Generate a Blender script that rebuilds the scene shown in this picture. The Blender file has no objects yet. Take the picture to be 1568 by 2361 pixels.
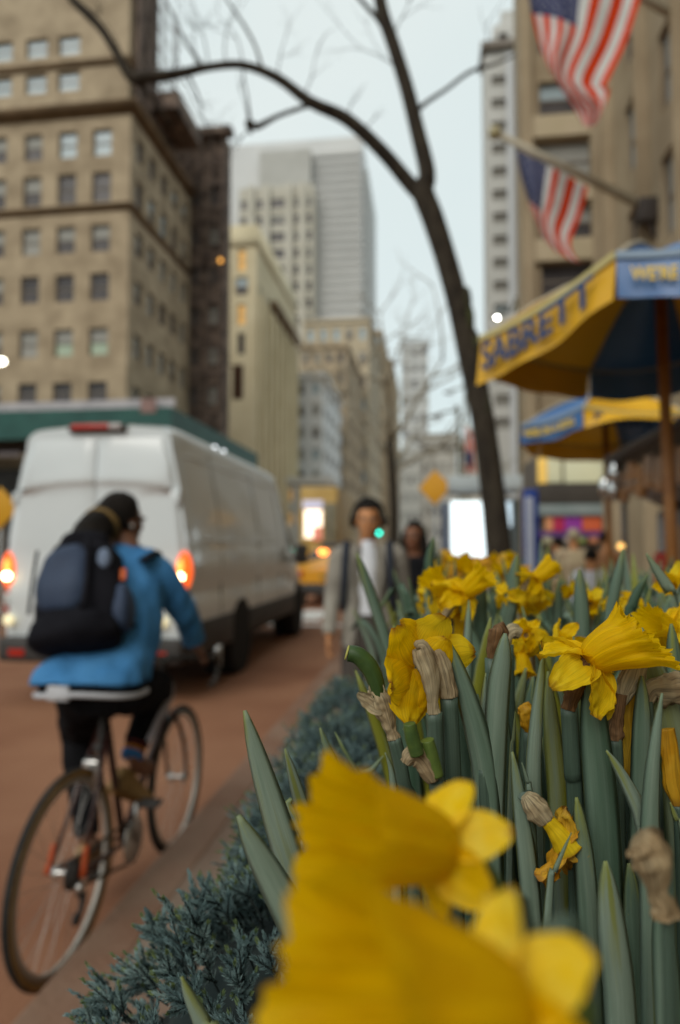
import bpy, math, random
from mathutils import Vector as V, Matrix, noise, Quaternion
R = random.Random(11)
sc = bpy.context.scene
col = sc.collection
PI = math.pi
sin, cos = math.sin, math.cos
H = 1.5                                   # lens height above the roadway
PSI = math.atan(206 / 1568)               # camera yaw to the left of the avenue
TH = math.atan(85.5 / 1568)               # slight upward tilt
CAM = V((0, 0, H))
FWD = V((-sin(PSI) * cos(TH), cos(PSI) * cos(TH), sin(TH)))
RGT = V((cos(PSI), sin(PSI), 0))
UPV = RGT.cross(FWD)

def ray(px, py):
    return FWD + RGT * ((px - 784) / 1568) - UPV * ((py - 1180.5) / 1568)
def at(px, py, Y):                        # world point on the plane Y
    d = ray(px, py); return CAM + d * (Y / d.y)
def atd(px, py, D):                       # world point at distance D along the view axis
    return CAM + ray(px, py) * D
def atX(px, py, X):
    d = ray(px, py); return CAM + d * (X / d.x)
def xat(px, Y): return at(px, 1266, Y).x
def zat(py, Y): return at(990, py, Y).z
def yat(px, X): return atX(px, 1266, X).y

# ------------------------------------------------------------ materials
MATS = {}
def mat(name, c, c2=None, scale=6.0, rough=.6, metal=0., bump=0., bscale=30., spec=.28, coat=0., emis=None, estr=0., coords='Object', stretch=None, trans=0., lo=.35, hi=.65):
    if name in MATS: return MATS[name]
    m = bpy.data.materials.new(name); m.use_nodes = True
    nt = m.node_tree; N = nt.nodes; L = nt.links
    b = N['Principled BSDF']
    b.inputs['Base Color'].default_value = (*c, 1)
    b.inputs['Roughness'].default_value = rough
    b.inputs['Metallic'].default_value = metal
    b.inputs['Specular IOR Level'].default_value = spec
    b.inputs['Coat Weight'].default_value = coat
    vec = None
    if c2 or bump:
        tc = N.new('ShaderNodeTexCoord'); vec = tc.outputs[coords]
        if stretch:
            mp = N.new('ShaderNodeMapping'); mp.inputs['Scale'].default_value = stretch
            L.new(vec, mp.inputs['Vector']); vec = mp.outputs['Vector']
    if c2:
        n = N.new('ShaderNodeTexNoise'); n.inputs['Scale'].default_value = scale; n.inputs['Detail'].default_value = 7
        L.new(vec, n.inputs['Vector'])
        r = N.new('ShaderNodeValToRGB')
        r.color_ramp.elements[0].color = (*c, 1); r.color_ramp.elements[1].color = (*c2, 1)
        r.color_ramp.elements[0].position = lo; r.color_ramp.elements[1].position = hi
        L.new(n.outputs['Fac'], r.inputs['Fac']); L.new(r.outputs['Color'], b.inputs['Base Color'])
    if bump:
        n2 = N.new('ShaderNodeTexNoise'); n2.inputs['Scale'].default_value = bscale; n2.inputs['Detail'].default_value = 6
        L.new(vec, n2.inputs['Vector'])
        bp = N.new('ShaderNodeBump'); bp.inputs['Strength'].default_value = bump; bp.inputs['Distance'].default_value = .02
        L.new(n2.outputs['Fac'], bp.inputs['Height']); L.new(bp.outputs['Normal'], b.inputs['Normal'])
    if emis:
        b.inputs['Emission Color'].default_value = (*emis, 1); b.inputs['Emission Strength'].default_value = estr
    if trans:
        tr = N.new('ShaderNodeBsdfTranslucent'); mx = N.new('ShaderNodeMixShader'); mx.inputs[0].default_value = trans
        if c2: L.new(r.outputs['Color'], tr.inputs['Color'])
        else: tr.inputs['Color'].default_value = (*c, 1)
        L.new(b.outputs[0], mx.inputs[1]); L.new(tr.outputs[0], mx.inputs[2])
        L.new(mx.outputs[0], N['Material Output'].inputs['Surface'])
    MATS[name] = m
    return m

def plant_mat(name, stops, vein=40., trans=.25, rough=.5, edge=None, streak=.35, bump=.25, spec=.35, grow=0.):
    """surface coloured by the point attribute lc = (across -1..1, along 0..1, random)"""
    m = bpy.data.materials.new(name); m.use_nodes = True
    nt = m.node_tree; N = nt.nodes; L = nt.links
    b = N['Principled BSDF']; b.inputs['Roughness'].default_value = rough; b.inputs['Specular IOR Level'].default_value = spec
    at_ = N.new('ShaderNodeAttribute'); at_.attribute_name = 'lc'
    sp = N.new('ShaderNodeSeparateXYZ'); L.new(at_.outputs['Vector'], sp.inputs[0])
    mp = N.new('ShaderNodeMapping'); mp.inputs['Scale'].default_value = (vein, 1.6, 37.)
    L.new(at_.outputs['Vector'], mp.inputs['Vector'])
    n = N.new('ShaderNodeTexNoise'); n.inputs['Scale'].default_value = 1.; n.inputs['Detail'].default_value = 5
    L.new(mp.outputs['Vector'], n.inputs['Vector'])
    mp2 = N.new('ShaderNodeMapping'); mp2.inputs['Scale'].default_value = (1.2, 4., 91.)
    L.new(at_.outputs['Vector'], mp2.inputs['Vector'])
    n2 = N.new('ShaderNodeTexNoise'); n2.inputs['Scale'].default_value = 1.; n2.inputs['Detail'].default_value = 4
    L.new(mp2.outputs['Vector'], n2.inputs['Vector'])
    # fac = random tone + blotches + along
    ma = N.new('ShaderNodeMath'); ma.operation = 'MULTIPLY_ADD'; ma.inputs[1].default_value = .48; L.new(n2.outputs['Fac'], ma.inputs[0]); 
    mb_ = N.new('ShaderNodeMath'); mb_.operation = 'MULTIPLY'; mb_.inputs[1].default_value = .62; L.new(sp.outputs['Z'], mb_.inputs[0])
    al = N.new('ShaderNodeMath'); al.operation = 'MULTIPLY_ADD'; al.inputs[1].default_value = grow; L.new(sp.outputs['Y'], al.inputs[0]); L.new(mb_.outputs[0], al.inputs[2]); L.new(al.outputs[0], ma.inputs[2])
    r = N.new('ShaderNodeValToRGB'); els = r.color_ramp.elements
    while len(els) < len(stops): els.new(.5)
    for e, (p, c) in zip(els, stops): e.position = p; e.color = (*c, 1)
    L.new(ma.outputs[0], r.inputs['Fac'])
    mix = N.new('ShaderNodeMix'); mix.data_type = 'RGBA'; mix.blend_type = 'MULTIPLY'
    r2 = N.new('ShaderNodeValToRGB'); r2.color_ramp.elements[0].position = .3; r2.color_ramp.elements[1].position = .7
    k = 1 - streak
    r2.color_ramp.elements[0].color = (k, k, k, 1); r2.color_ramp.elements[1].color = (1, 1, 1, 1)
    L.new(n.outputs['Fac'], r2.inputs['Fac']); mix.inputs['Factor'].default_value = 1
    L.new(r.outputs['Color'], mix.inputs['A']); L.new(r2.outputs['Color'], mix.inputs['B'])
    out = mix.outputs['Result']
    if edge:                                   # withered or pale rim: along -> 1 or |across| -> 1
        (ec, w) = edge
        ab = N.new('ShaderNodeMath'); ab.operation = 'ABSOLUTE'; L.new(sp.outputs['X'], ab.inputs[0])
        mx = N.new('ShaderNodeMath'); mx.operation = 'MAXIMUM'; L.new(ab.outputs[0], mx.inputs[0]); L.new(sp.outputs['Y'], mx.inputs[1])
        ad = N.new('ShaderNodeMath'); ad.operation = 'MULTIPLY_ADD'; ad.inputs[1].default_value = .35; L.new(n2.outputs['Fac'], ad.inputs[0]); L.new(mx.outputs[0], ad.inputs[2])
        mr = N.new('ShaderNodeMapRange'); mr.inputs['From Min'].default_value = 1.17 - w; mr.inputs['From Max'].default_value = 1.2
        L.new(ad.outputs[0], mr.inputs['Value'])
        m2 = N.new('ShaderNodeMix'); m2.data_type = 'RGBA'
        L.new(mr.outputs['Result'], m2.inputs['Factor']); L.new(out, m2.inputs['A']); m2.inputs['B'].default_value = (*ec, 1)
        out = m2.outputs['Result']
    L.new(out, b.inputs['Base Color'])
    bp = N.new('ShaderNodeBump'); bp.inputs['Strength'].default_value = bump; bp.inputs['Distance'].default_value = .0006
    L.new(n.outputs['Fac'], bp.inputs['Height']); L.new(bp.outputs['Normal'], b.inputs['Normal'])
    tr = N.new('ShaderNodeBsdfTranslucent'); L.new(out, tr.inputs['Color'])
    ms = N.new('ShaderNodeMixShader'); ms.inputs[0].default_value = trans
    L.new(b.outputs[0], ms.inputs[1]); L.new(tr.outputs[0], ms.inputs[2])
    L.new(ms.outputs[0], N['Material Output'].inputs['Surface'])
    return m

# ------------------------------------------------------------ mesh builder
def basis(d):
    d = d.normalized()
    a = V((0, 0, 1)) if abs(d.z) < .9 else V((1, 0, 0))
    s = d.cross(a).normalized()
    return s, s.cross(d).normalized(), d

class MB:
    def __init__(s): s.v = []; s.f = []; s.m = []; s.sm = []; s.lc = None
    def face(s, idx, m=0, sm=False): s.f.append(tuple(idx)); s.m.append(m); s.sm.append(sm)
    def add(s, p, lc=None):
        s.v.append(tuple(p))
        if lc is not None:
            if s.lc is None: s.lc = {}
            s.lc[len(s.v) - 1] = lc
        return len(s.v) - 1
    def quad(s, a, b, c, d, m=0):
        i = [s.add(p) for p in (a, b, c, d)]; s.face(i, m)
    def poly(s, pts, m=0): s.face([s.add(p) for p in pts], m)
    def box(s, c, size, rz=0., m=0, mtx=None, bev=0.):
        hx, hy, hz = size[0] / 2, size[1] / 2, size[2] / 2
        M = mtx or (Matrix.Translation(V(c)) @ Matrix.Rotation(rz, 4, 'Z'))
        if bev <= 0:
            P = [M @ V((x * hx, y * hy, z * hz)) for x in (-1, 1) for y in (-1, 1) for z in (-1, 1)]
            i = [s.add(p) for p in P]
            for q in ((0, 1, 3, 2), (4, 6, 7, 5), (0, 4, 5, 1), (2, 3, 7, 6), (0, 2, 6, 4), (1, 5, 7, 3)): s.face([i[k] for k in q], m)
            return
        # rounded in plan and section: stacked loops
        bev = min(bev, hx * .99, hy * .99, hz * .99)
        rings = []
        prof = []
        for k in range(4):
            a = k / 3 * PI / 2
            prof.append((hz - bev + bev * sin(a), bev * cos(a)))
        prof = [(-z, r) for z, r in reversed(prof)] + prof
        for z, r in prof:
            ring = []
            for cx, cy, a0 in ((1, 1, 0), (-1, 1, 1), (-1, -1, 2), (1, -1, 3)):
                for k in range(4):
                    a = (a0 + k / 3) * PI / 2
                    ring.append(s.add(M @ V((cx * (hx - bev) + r * cos(a), cy * (hy - bev) + r * sin(a), z))))
            rings.append(ring)
        s.rings(rings, True, m, True)
        s.face(list(reversed(rings[0])), m); s.face(rings[-1], m)
    def rings(s, rings, closed, m=0, sm=True):
        for a, b in zip(rings, rings[1:]):
            n = len(a)
            for k in range(n if closed else n - 1):
                s.face((a[k], a[(k + 1) % n], b[(k + 1) % n], b[k]), m, sm)
    def span(s, p0, p1, w, h, m=0, up=V((0, 0, 1))):
        p0, p1 = V(p0), V(p1); d = (p1 - p0); L = d.length; d.normalize()
        x = d.cross(up)
        if x.length < 1e-4: x = d.cross(V((0, 1, 0)))
        x.normalize(); z = x.cross(d)
        M = Matrix((( x.x, d.x, z.x, 0), (x.y, d.y, z.y, 0), (x.z, d.z, z.z, 0), (0, 0, 0, 1)))
        M.translation = (p0 + p1) / 2
        s.box(None, (w, L, h), m=m, mtx=M)
    def tube(s, pts, rad, n=10, m=0, cap=True, sub=0, sm=True, flat=1.0):
        pts = [V(p) for p in pts]
        if not hasattr(rad, '__len__'): rad = [rad] * len(pts)
        if sub: pts, rad = smooth(pts, rad, sub)
        rings = []; sd = None
        for i, p in enumerate(pts):
            t = (pts[min(i + 1, len(pts) - 1)] - pts[max(i - 1, 0)]).normalized()
            if sd is None: sd = basis(t)[0]
            sd = (sd - t * sd.dot(t)).normalized(); up = t.cross(sd)
            rings.append([s.add(p + (sd * cos(a) + up * sin(a) * flat) * rad[i], (cos(a), i / max(1, len(pts) - 1), .5)) for a in (2 * PI * k / n for k in range(n))])
        s.rings(rings, True, m, sm)
        if cap: s.face(list(reversed(rings[0])), m); s.face(rings[-1], m)
    def lathe(s, c, axis, prof, n=24, m=0, sm=True, cap=True, x=None):
        u, w, d = basis(V(axis)); c = V(c)
        rings = [[s.add(c + d * h + (u * cos(a) + w * sin(a)) * r) for a in (2 * PI * k / n for k in range(n))] for h, r in prof]
        s.rings(rings, True, m, sm)
        if cap: s.face(list(reversed(rings[0])), m); s.face(rings[-1], m)
    def ell(s, c, r, n=16, k=10, m=0, mtx=None, fn=None):
        M = mtx or Matrix.Translation(V(c)); rings = []
        for i in range(k + 1):
            p = PI * i / k - PI / 2; p = max(-PI / 2 + .02, min(PI / 2 - .02, p))
            ring = []
            for j in range(n):
                a = 2 * PI * j / n
                q = V((r[0] * cos(p) * cos(a), r[1] * cos(p) * sin(a), r[2] * sin(p)))
                if fn: q = fn(q)
                ring.append(s.add(M @ q))
            rings.append(ring)
        s.rings(rings, True, m, True); s.face(list(reversed(rings[0])), m, True); s.face(rings[-1], m, True)
    def prism(s, poly, d, m=0, sm=False):
        d = V(d); a = [s.add(V(p)) for p in poly]; b = [s.add(V(p) + d) for p in poly]; n = len(a)
        s.face(list(reversed(a)), m); s.face(b, m)
        for k in range(n): s.face((a[k], a[(k + 1) % n], b[(k + 1) % n], b[k]), m, sm)
    def ext(s, me, M=None, m=0, sm=False):
        o = len(s.v)
        for v in me.vertices: s.v.append(tuple((M @ v.co) if M else v.co))
        for p in me.polygons: s.face([o + i for i in p.vertices], m, sm)
    def build(s, name, mats, parent=None, org=None):
        me = bpy.data.meshes.new(name)
        o = V(org) if org is not None else (origin(parent) if parent else V((0, 0, 0)))
        me.from_pydata([(p[0] - o.x, p[1] - o.y, p[2] - o.z) for p in s.v], [], s.f)
        for m in (mats if isinstance(mats, (list, tuple)) else [mats]): me.materials.append(m)
        me.polygons.foreach_set('material_index', s.m); me.polygons.foreach_set('use_smooth', s.sm)
        if s.lc:
            a = me.attributes.new('lc', 'FLOAT_VECTOR', 'POINT'); flat_ = []
            for i in range(len(s.v)): flat_.extend(s.lc.get(i, (0, 0, 0)))
            a.data.foreach_set('vector', flat_)
        me.validate(); me.update()
        ob = bpy.data.objects.new(name, me); col.objects.link(ob)
        if parent: ob.parent = parent
        elif org is not None: ob.location = o
        return ob

def origin(p):
    while p.parent: p = p.parent
    return V(p.location)
def smooth(pts, rad, sub):
    P, Q = [], []
    n = len(pts)
    for i in range(n - 1):
        a, b, c, d = pts[max(i - 1, 0)], pts[i], pts[i + 1], pts[min(i + 2, n - 1)]
        for k in range(sub):
            t = k / sub; t2, t3 = t * t, t * t * t
            P.append((b * 2 + (c - a) * t + (a * 2 - b * 5 + c * 4 - d) * t2 + (b * 3 - a - c * 3 + d) * t3) * .5)
            Q.append(rad[i] * (1 - t) + rad[i + 1] * t)
    P.append(pts[-1]); Q.append(rad[-1])
    return P, Q
def tag(o, label=None, cat=None, group=None, kind=None):
    if label: o['label'] = label
    if cat: o['category'] = cat
    if group: o['group'] = group
    if kind: o['kind'] = kind
    return o
def thing(name, label, cat, loc=(0, 0, 0), group=None):
    o = bpy.data.objects.new(name, None); o.empty_display_size = .1; col.objects.link(o); o.location = loc
    return tag(o, label, cat, group)
def copy_tree(o, parent=None):
    c = o.copy(); col.objects.link(c)
    if parent: c.parent = parent
    for ch in KIDS.get(o.name, None) or [x for x in bpy.data.objects if x.parent == o]: copy_tree(ch, c)
    return c
KIDS = {}
def text_mesh(txt, size, bold=0.):
    cu = bpy.data.curves.new('t', 'FONT'); cu.body = txt; cu.size = size; cu.align_x = 'CENTER'; cu.align_y = 'CENTER'; cu.offset = bold; cu.extrude = .002
    ob = bpy.data.objects.new('t', cu); col.objects.link(ob)
    dg = bpy.context.evaluated_depsgraph_get(); me = bpy.data.meshes.new_from_object(ob.evaluated_get(dg))
    bpy.data.objects.remove(ob); return me
def frame(o, x, y):                        # matrix with axes x, y, x*y at o
    x = V(x).normalized(); y = V(y); y = (y - x * y.dot(x)).normalized(); z = x.cross(y)
    M = Matrix(((x.x, y.x, z.x, 0), (x.y, y.y, z.y, 0), (x.z, y.z, z.z, 0), (0, 0, 0, 1))); M.translation = V(o); return M

def skin_mesh(nodes, edges, sub=2, extra=None, voxel=None, smoothit=0):
    """continuous body: skinned skeleton, optionally fused with extra shapes by a voxel remesh"""
    keys = list(nodes); idx = {k: i for i, k in enumerate(keys)}
    me = bpy.data.meshes.new('skin'); me.from_pydata([tuple(nodes[k][0]) for k in keys], [(idx[a], idx[b]) for a, b in edges], [])
    ob = bpy.data.objects.new('skin', me); col.objects.link(ob)
    md = ob.modifiers.new('s', 'SKIN'); md.use_smooth_shade = True; md.branch_smoothing = .3
    for i, k in enumerate(keys):
        r = nodes[k][1]; r = (r, r) if not hasattr(r, '__len__') else r
        me.skin_vertices[0].data[i].radius = r
        me.skin_vertices[0].data[i].use_root = (i == 0)
    sm = ob.modifiers.new('u', 'SUBSURF'); sm.levels = sub; sm.render_levels = sub
    dg = bpy.context.evaluated_depsgraph_get(); out = bpy.data.meshes.new_from_object(ob.evaluated_get(dg))
    bpy.data.objects.remove(ob)
    if extra is not None or voxel:
        mb = MB(); mb.ext(out, sm=True)
        if extra: 
            o = len(mb.v); mb.v += extra.v
            for f in extra.f: mb.face([o + i for i in f], 0, True)
        t = mb.build('fuse', [])
        rm = t.modifiers.new('r', 'REMESH'); rm.mode = 'VOXEL'; rm.voxel_size = voxel or .012; rm.use_smooth_shade = True
        if smoothit:
            s2 = t.modifiers.new('m', 'SMOOTH'); s2.iterations = smoothit; s2.factor = .5
        dg = bpy.context.evaluated_depsgraph_get(); out = bpy.data.meshes.new_from_object(t.evaluated_get(dg))
        bpy.data.objects.remove(t)
    return out
def mesh_obj(name, me, mats, parent=None, org=None):
    mb = MB(); mb.ext(me, sm=True); return mb.build(name, mats, parent, org)
# ------------------------------------------------------------ setting
M_ROAD = mat('red lane asphalt', (.20, .085, .045), (.30, .15, .085), .55, .85, bump=.5, bscale=60, spec=.2)
M_ASPH = mat('asphalt', (.05, .048, .047), (.08, .075, .07), 2., .9, bump=.4, bscale=50)
M_PAVE = mat('pavement concrete', (.19, .115, .078), (.23, .185, .145), 2.6, .85, bump=.3, bscale=40)
M_KERB = mat('kerb granite', (.18, .088, .052), (.23, .15, .105), 2.2, .8, bump=.3)
M_PAINT = mat('road paint', (.62, .62, .6), (.45, .45, .43), 4, .7)
KX = -1.15                                  # near kerb line
g = MB(); g.quad((-1500, -400, -.004), (1500, -400, -.004), (1500, 3000, -.004), (-1500, 3000, -.004))
tag(g.build('ground', M_ASPH), kind='structure')
g = MB(); g.quad((-12.9, -12, 0), (KX - .02, -12, 0), (KX - .02, 260, 0), (-12.9, 260, 0))
tag(g.build('road', M_ROAD), kind='structure')
g = MB()
for k in range(7): g.quad((-12 + k * 1.5, 14.2, .004), (-11.35 + k * 1.5, 14.2, .004), (-11.35 + k * 1.5, 16.6, .004), (-12 + k * 1.5, 16.6, .004))
g.quad((-12, 13.2, .004), (-1.6, 13.2, .004), (-1.6, 13.6, .004), (-12, 13.6, .004))
tag(g.build('road_markings', M_PAINT), kind='structure')
g = MB(); g.box((24.4, 120, .06), (51, 270, .12)); tag(g.build('pavement', M_PAVE), kind='structure')
g = MB(); g.box((KX - .07 + .1, 120, .064), (.2, 270, .128), bev=.02); tag(g.build('kerb', M_KERB), kind='structure')
g = MB(); g.box((-38, 130, .06), (50, 280, .12)); tag(g.build('pavement', M_PAVE), kind='structure')

# ------------------------------------------------------------ facades and buildings
def wall_holes(mb, P0, U, W, Hh, holes, N, depth, m=0):
    P0, U, N = V(P0), V(U), V(N); Z = V((0, 0, 1))
    us = sorted({0., W} | {h[k] for h in holes for k in (0, 2)}); vs = sorted({0., Hh} | {h[k] for h in holes for k in (1, 3)})
    us = [u for u in us if 0 <= u <= W]; vs = [v for v in vs if 0 <= v <= Hh]
    pt = lambda u, v, d=0.: P0 + U * u + Z * v - N * d
    hs = set()
    for a, b in zip(us, us[1:]):
        for c, d in zip(vs, vs[1:]):
            x, y = (a + b) / 2, (c + d) / 2
            if not any(h[0] < x < h[2] and h[1] < y < h[3] for h in holes): mb.quad(pt(a, c), pt(b, c), pt(b, d), pt(a, d), m)
    for (a, c, b, d) in holes:
        mb.quad(pt(a, c), pt(a, c, depth), pt(b, c, depth), pt(b, c), m); mb.quad(pt(a, d), pt(b, d), pt(b, d, depth), pt(a, d, depth), m)
        mb.quad(pt(a, c), pt(a, d), pt(a, d, depth), pt(a, c, depth), m); mb.quad(pt(b, c), pt(b, c, depth), pt(b, d, depth), pt(b, d), m)

M_TAN = mat('tan limestone', (.28, .215, .14), (.43, .34, .23), .6, .85, bump=.2, bscale=8)
M_TAND = mat('weathered cornice', (.13, .085, .047), (.19, .125, .07), 1., .85)
M_NET = mat('dark brick behind netting', (.04, .028, .024), (.22, .16, .125), 1.3, .9)
M_YEL = mat('pale yellow stone', (.54, .46, .30), (.62, .54, .37), .3, .85)
M_GREY = mat('grey stone', (.46, .46, .43), (.56, .55, .52), .2, .8)
M_GLASSB = mat('blue grey curtain wall', (.46, .465, .46), (.53, .53, .52), .1, .45, spec=.5)
M_BAND = mat('pale spandrel band', (.46, .46, .45), (.52, .52, .5), .2, .7)
M_FRAME = mat('window frame', (.2, .17, .14), rough=.6)
M_GDARK = mat('dark window glass', (.045, .042, .045), (.09, .08, .08), .7, .22, spec=.3)
M_GBLIND = mat('window blind', (.27, .27, .245), (.33, .32, .29), .5, .6)
M_GSKY = mat('sky reflection tinted glass', (.30, .38, .42), (.36, .44, .47), .4, .25, spec=.5)  # reflected sky put into the glass colour
M_GGRN = mat('greenish lit glass', (.25, .32, .25), (.34, .4, .3), .6, .4, emis=(.5, .7, .5), estr=.06)
M_GLIT = mat('warm lit window', (.6, .35, .1), rough=.5, emis=(1, .55, .16), estr=.22)
M_GTEAL = mat('teal lit window', (.1, .35, .4), rough=.5, emis=(.15, .65, .8), estr=.35)

WMESH = {}
def window_mesh(w, h, kind):
    k = (round(w, 2), round(h, 2), kind)
    if k in WMESH: return WMESH[k]
    mb = MB(); t = min(.09, w * .08)
    for x in (-1, 1): mb.box((x * (w / 2 - t / 2), .04, 0), (t, .08, h), m=0)
    for z in (-1, 0, 1): mb.box((0, .04, z * (h / 2 - t / 2)), (w - 2 * t, .08, t), m=0)
    gl = {'dark': (1, 1), 'blind': (2, 1), 'sky': (3, 3), 'skyd': (3, 1), 'green': (2, 4), 'lit': (5, 5), 'teal': (6, 6), 'grey': (2, 2)}[kind]
    hh = h / 2 - 1.5 * t
    for z, m in ((1, gl[0]), (-1, gl[1])):
        c = z * (t / 2 + hh / 2); mb.quad((-w / 2 + t, .06, c - hh / 2), (w / 2 - t, .06, c - hh / 2), (w / 2 - t, .06, c + hh / 2), (-w / 2 + t, .06, c + hh / 2), m)
    ob = mb.build('window', [M_FRAME, M_GDARK, M_GBLIND, M_GSKY, M_GGRN, M_GLIT, M_GTEAL]); me = ob.data; bpy.data.objects.remove(ob)
    WMESH[k] = me; return me
def put_window(parent, c, w, h, kind, rz, inset=.18):
    o = bpy.data.objects.new('window', window_mesh(w, h, kind)); col.objects.link(o); o.parent = parent
    n = V((sin(rz), -cos(rz), 0))
    o.location = V(c) - n * inset - origin(parent); o.rotation_euler = (0, 0, rz); return o

def block(root, x0, x1, y0, y1, z0, z1, m, fwin=(), swin=(), side=1, name='wall', depth=.28):
    """one storey-block: front facing -Y with windows fwin (cx, cz, w, h, kind); street face (side +1: faces +X at x1, -1: faces -X at x0) with swin (cy, cz, w, h, kind)"""
    mb = MB()
    h = [(c[0] - c[2] / 2 - x0, c[1] - c[3] / 2 - z0, c[0] + c[2] / 2 - x0, c[1] + c[3] / 2 - z0) for c in fwin]
    wall_holes(mb, (x0, y0, z0), (1, 0, 0), x1 - x0, z1 - z0, h, (0, -1, 0), depth)
    if side == 1:
        h = [(c[0] - c[2] / 2 - y0, c[1] - c[3] / 2 - z0, c[0] + c[2] / 2 - y0, c[1] + c[3] / 2 - z0) for c in swin]
        wall_holes(mb, (x1, y0, z0), (0, 1, 0), y1 - y0, z1 - z0, h, (1, 0, 0), depth)
        mb.quad((x0, y1, z0), (x0, y0, z0), (x0, y0, z1), (x0, y1, z1))
    else:
        h = [(y1 - c[0] - c[2] / 2, c[1] - c[3] / 2 - z0, y1 - c[0] + c[2] / 2, c[1] + c[3] / 2 - z0) for c in swin]
        wall_holes(mb, (x0, y1, z0), (0, -1, 0), y1 - y0, z1 - z0, h, (-1, 0, 0), depth)
        mb.quad((x1, y0, z0), (x1, y1, z0), (x1, y1, z1), (x1, y0, z1))
    mb.quad((x1, y1, z0), (x0, y1, z0), (x0, y1, z1), (x1, y1, z1)); mb.quad((x0, y0, z1), (x1, y0, z1), (x1, y1, z1), (x0, y1, z1))
    # dark backing behind the openings
    o = mb.build(name, [m], root)
    for c in fwin: put_window(root, (c[0], y0, c[1]), c[2], c[3], c[4], 0)
    for c in swin:
        if side == 1: put_window(root, (x1, c[0], c[1]), c[2], c[3], c[4], PI / 2)
        else: put_window(root, (x0, c[0], c[1]), c[2], c[3], c[4], -PI / 2)
    return o

# --- tan corner building on the left
Y1 = 42.; X1 = xat(285, Y1); Zc = zat(190, Y1); b1 = thing('office_building', 'tan stone office building on the corner with rows of sash windows, above the green shed', 'building', (X1, Y1, 0))
fw = []; rows = [(265, 62, ('blind', 'sky', 'sky')), (375, 70, ('blind', 'dark', 'dark')), (500, 62, ('grey', 'blind', 'blind')), (620, 62, ('dark', 'dark', 'dark')), (755, 62, ('grey', 'green', 'green')), (878, 42, ('dark', 'dark', 'dark'))]
for py, h, ks in rows:
    for px, kd in zip((-115, -31, 53, 135, 217), ('dark', 'blind') + ks):
        fw.append((xat(px, Y1), zat(py, Y1), 50 * Y1 / 1568, (h + 8) * Y1 / 1568, kd))
sw = []
for py, h, ks in rows:
    for i in range(5):
        sw.append((Y1 + 1.6 + i * 2.15, zat(py, Y1), 1.25, h * Y1 / 1568, R.choice(('sky', 'skyd', 'blind', 'dark')) if py < 500 else R.choice(('blind', 'dark', 'grey'))))
block(b1, X1 - 30, X1, Y1, 53.6, 0, Zc, M_TAN, fw, sw)
fw = [(xat(px, Y1 + .6), zat(py, Y1 + .6), 1.6, 1.4, 'sky') for py in (18, 107) for px in (-110, -28, 55, 133)]
sw = [(Y1 + 2.2 + i * 2.2, zat(py, Y1), 1.2, 1.4, 'sky') for py in (18, 107) for i in range(2)]
block(b1, X1 - 30, X1 - .5, Y1 + .6, 46.6, Zc + 1., Zc + 12, M_TAN, fw, sw, name='upper_wall')
def cornice(root, x0, x1, y0, y1, z, prof, m, name):
    """moulding round the front and the street side; prof = list of (out, dz)"""
    mb = MB(); rings = []
    for (o, dz) in prof: rings.append([mb.add(p) for p in ((x0, y0 - o, z + dz), (x1 + o, y0 - o, z + dz), (x1 + o, y1 + o, z + dz), (x0, y1 + o, z + dz))])
    mb.rings(rings, True); mb.face(list(reversed(rings[0]))); mb.face(rings[-1]); return mb.build(name, m, root)
cornice(b1, X1 - 30, X1, Y1, 53, Zc - .55, [(.02, .2), (.08, .35), (.35, .45), (.55, .6), (.6, .85), (.55, .95)], M_TAND, 'cornice')
cornice(b1, X1 - 30, X1, Y1, 53, zat(437, Y1), [(.02, 0), (.15, .12), (.28, .3), (.28, .45), (.02, .5)], M_TAND, 'string_course')
cornice(b1, X1 - 30, X1 - .5, Y1 + .6, 46.6, zat(62, Y1), [(.02, 0), (.2, .2), (.2, .45), (.02, .5)], M_TAND, 'string_course')
# netting hung on the street side above the setback
mb = MB(); mb.box((X1 - .25, 44.9, Zc + 6.6), (.3, 3.4, 11)); mb.build('netting', M_NET, b1)
mb = MB()
for k in range(7): mb.span((X1 + .05 + .3 * (k % 2), 43 + k * 1.1, Zc + .6), (X1 + .05 + .3 * (k % 2), 43 + k * 1.1, Zc + 12), .06, .06, up=V((0, 1, 0)))
for k in range(8): mb.span((X1 + .4, 42.6, Zc + 1 + k * 1.5), (X1 + .4, 49.8, Zc + 1 + k * 1.5), .07, .1)
for k in range(5): mb.span((X1 + .42, 43 + k * 1.4, Zc + 1 + k * 1.5), (X1 + .42, 45.2 + k * .9, Zc + 2.5 + k * 1.5), .05, .05)
mb.build('scaffold', mat('scaffold steel', (.16, .12, .10), rough=.7), b1)
mb = MB()
mb.box((X1 + .9, 47.2, zat(205, 46)), (2.6, 5, 1.3)); mb.box((X1 + .6, 49, zat(160, 46)), (1.2, 2.5, 2.2)); mb.build('parapet', M_NET, b1)

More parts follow.
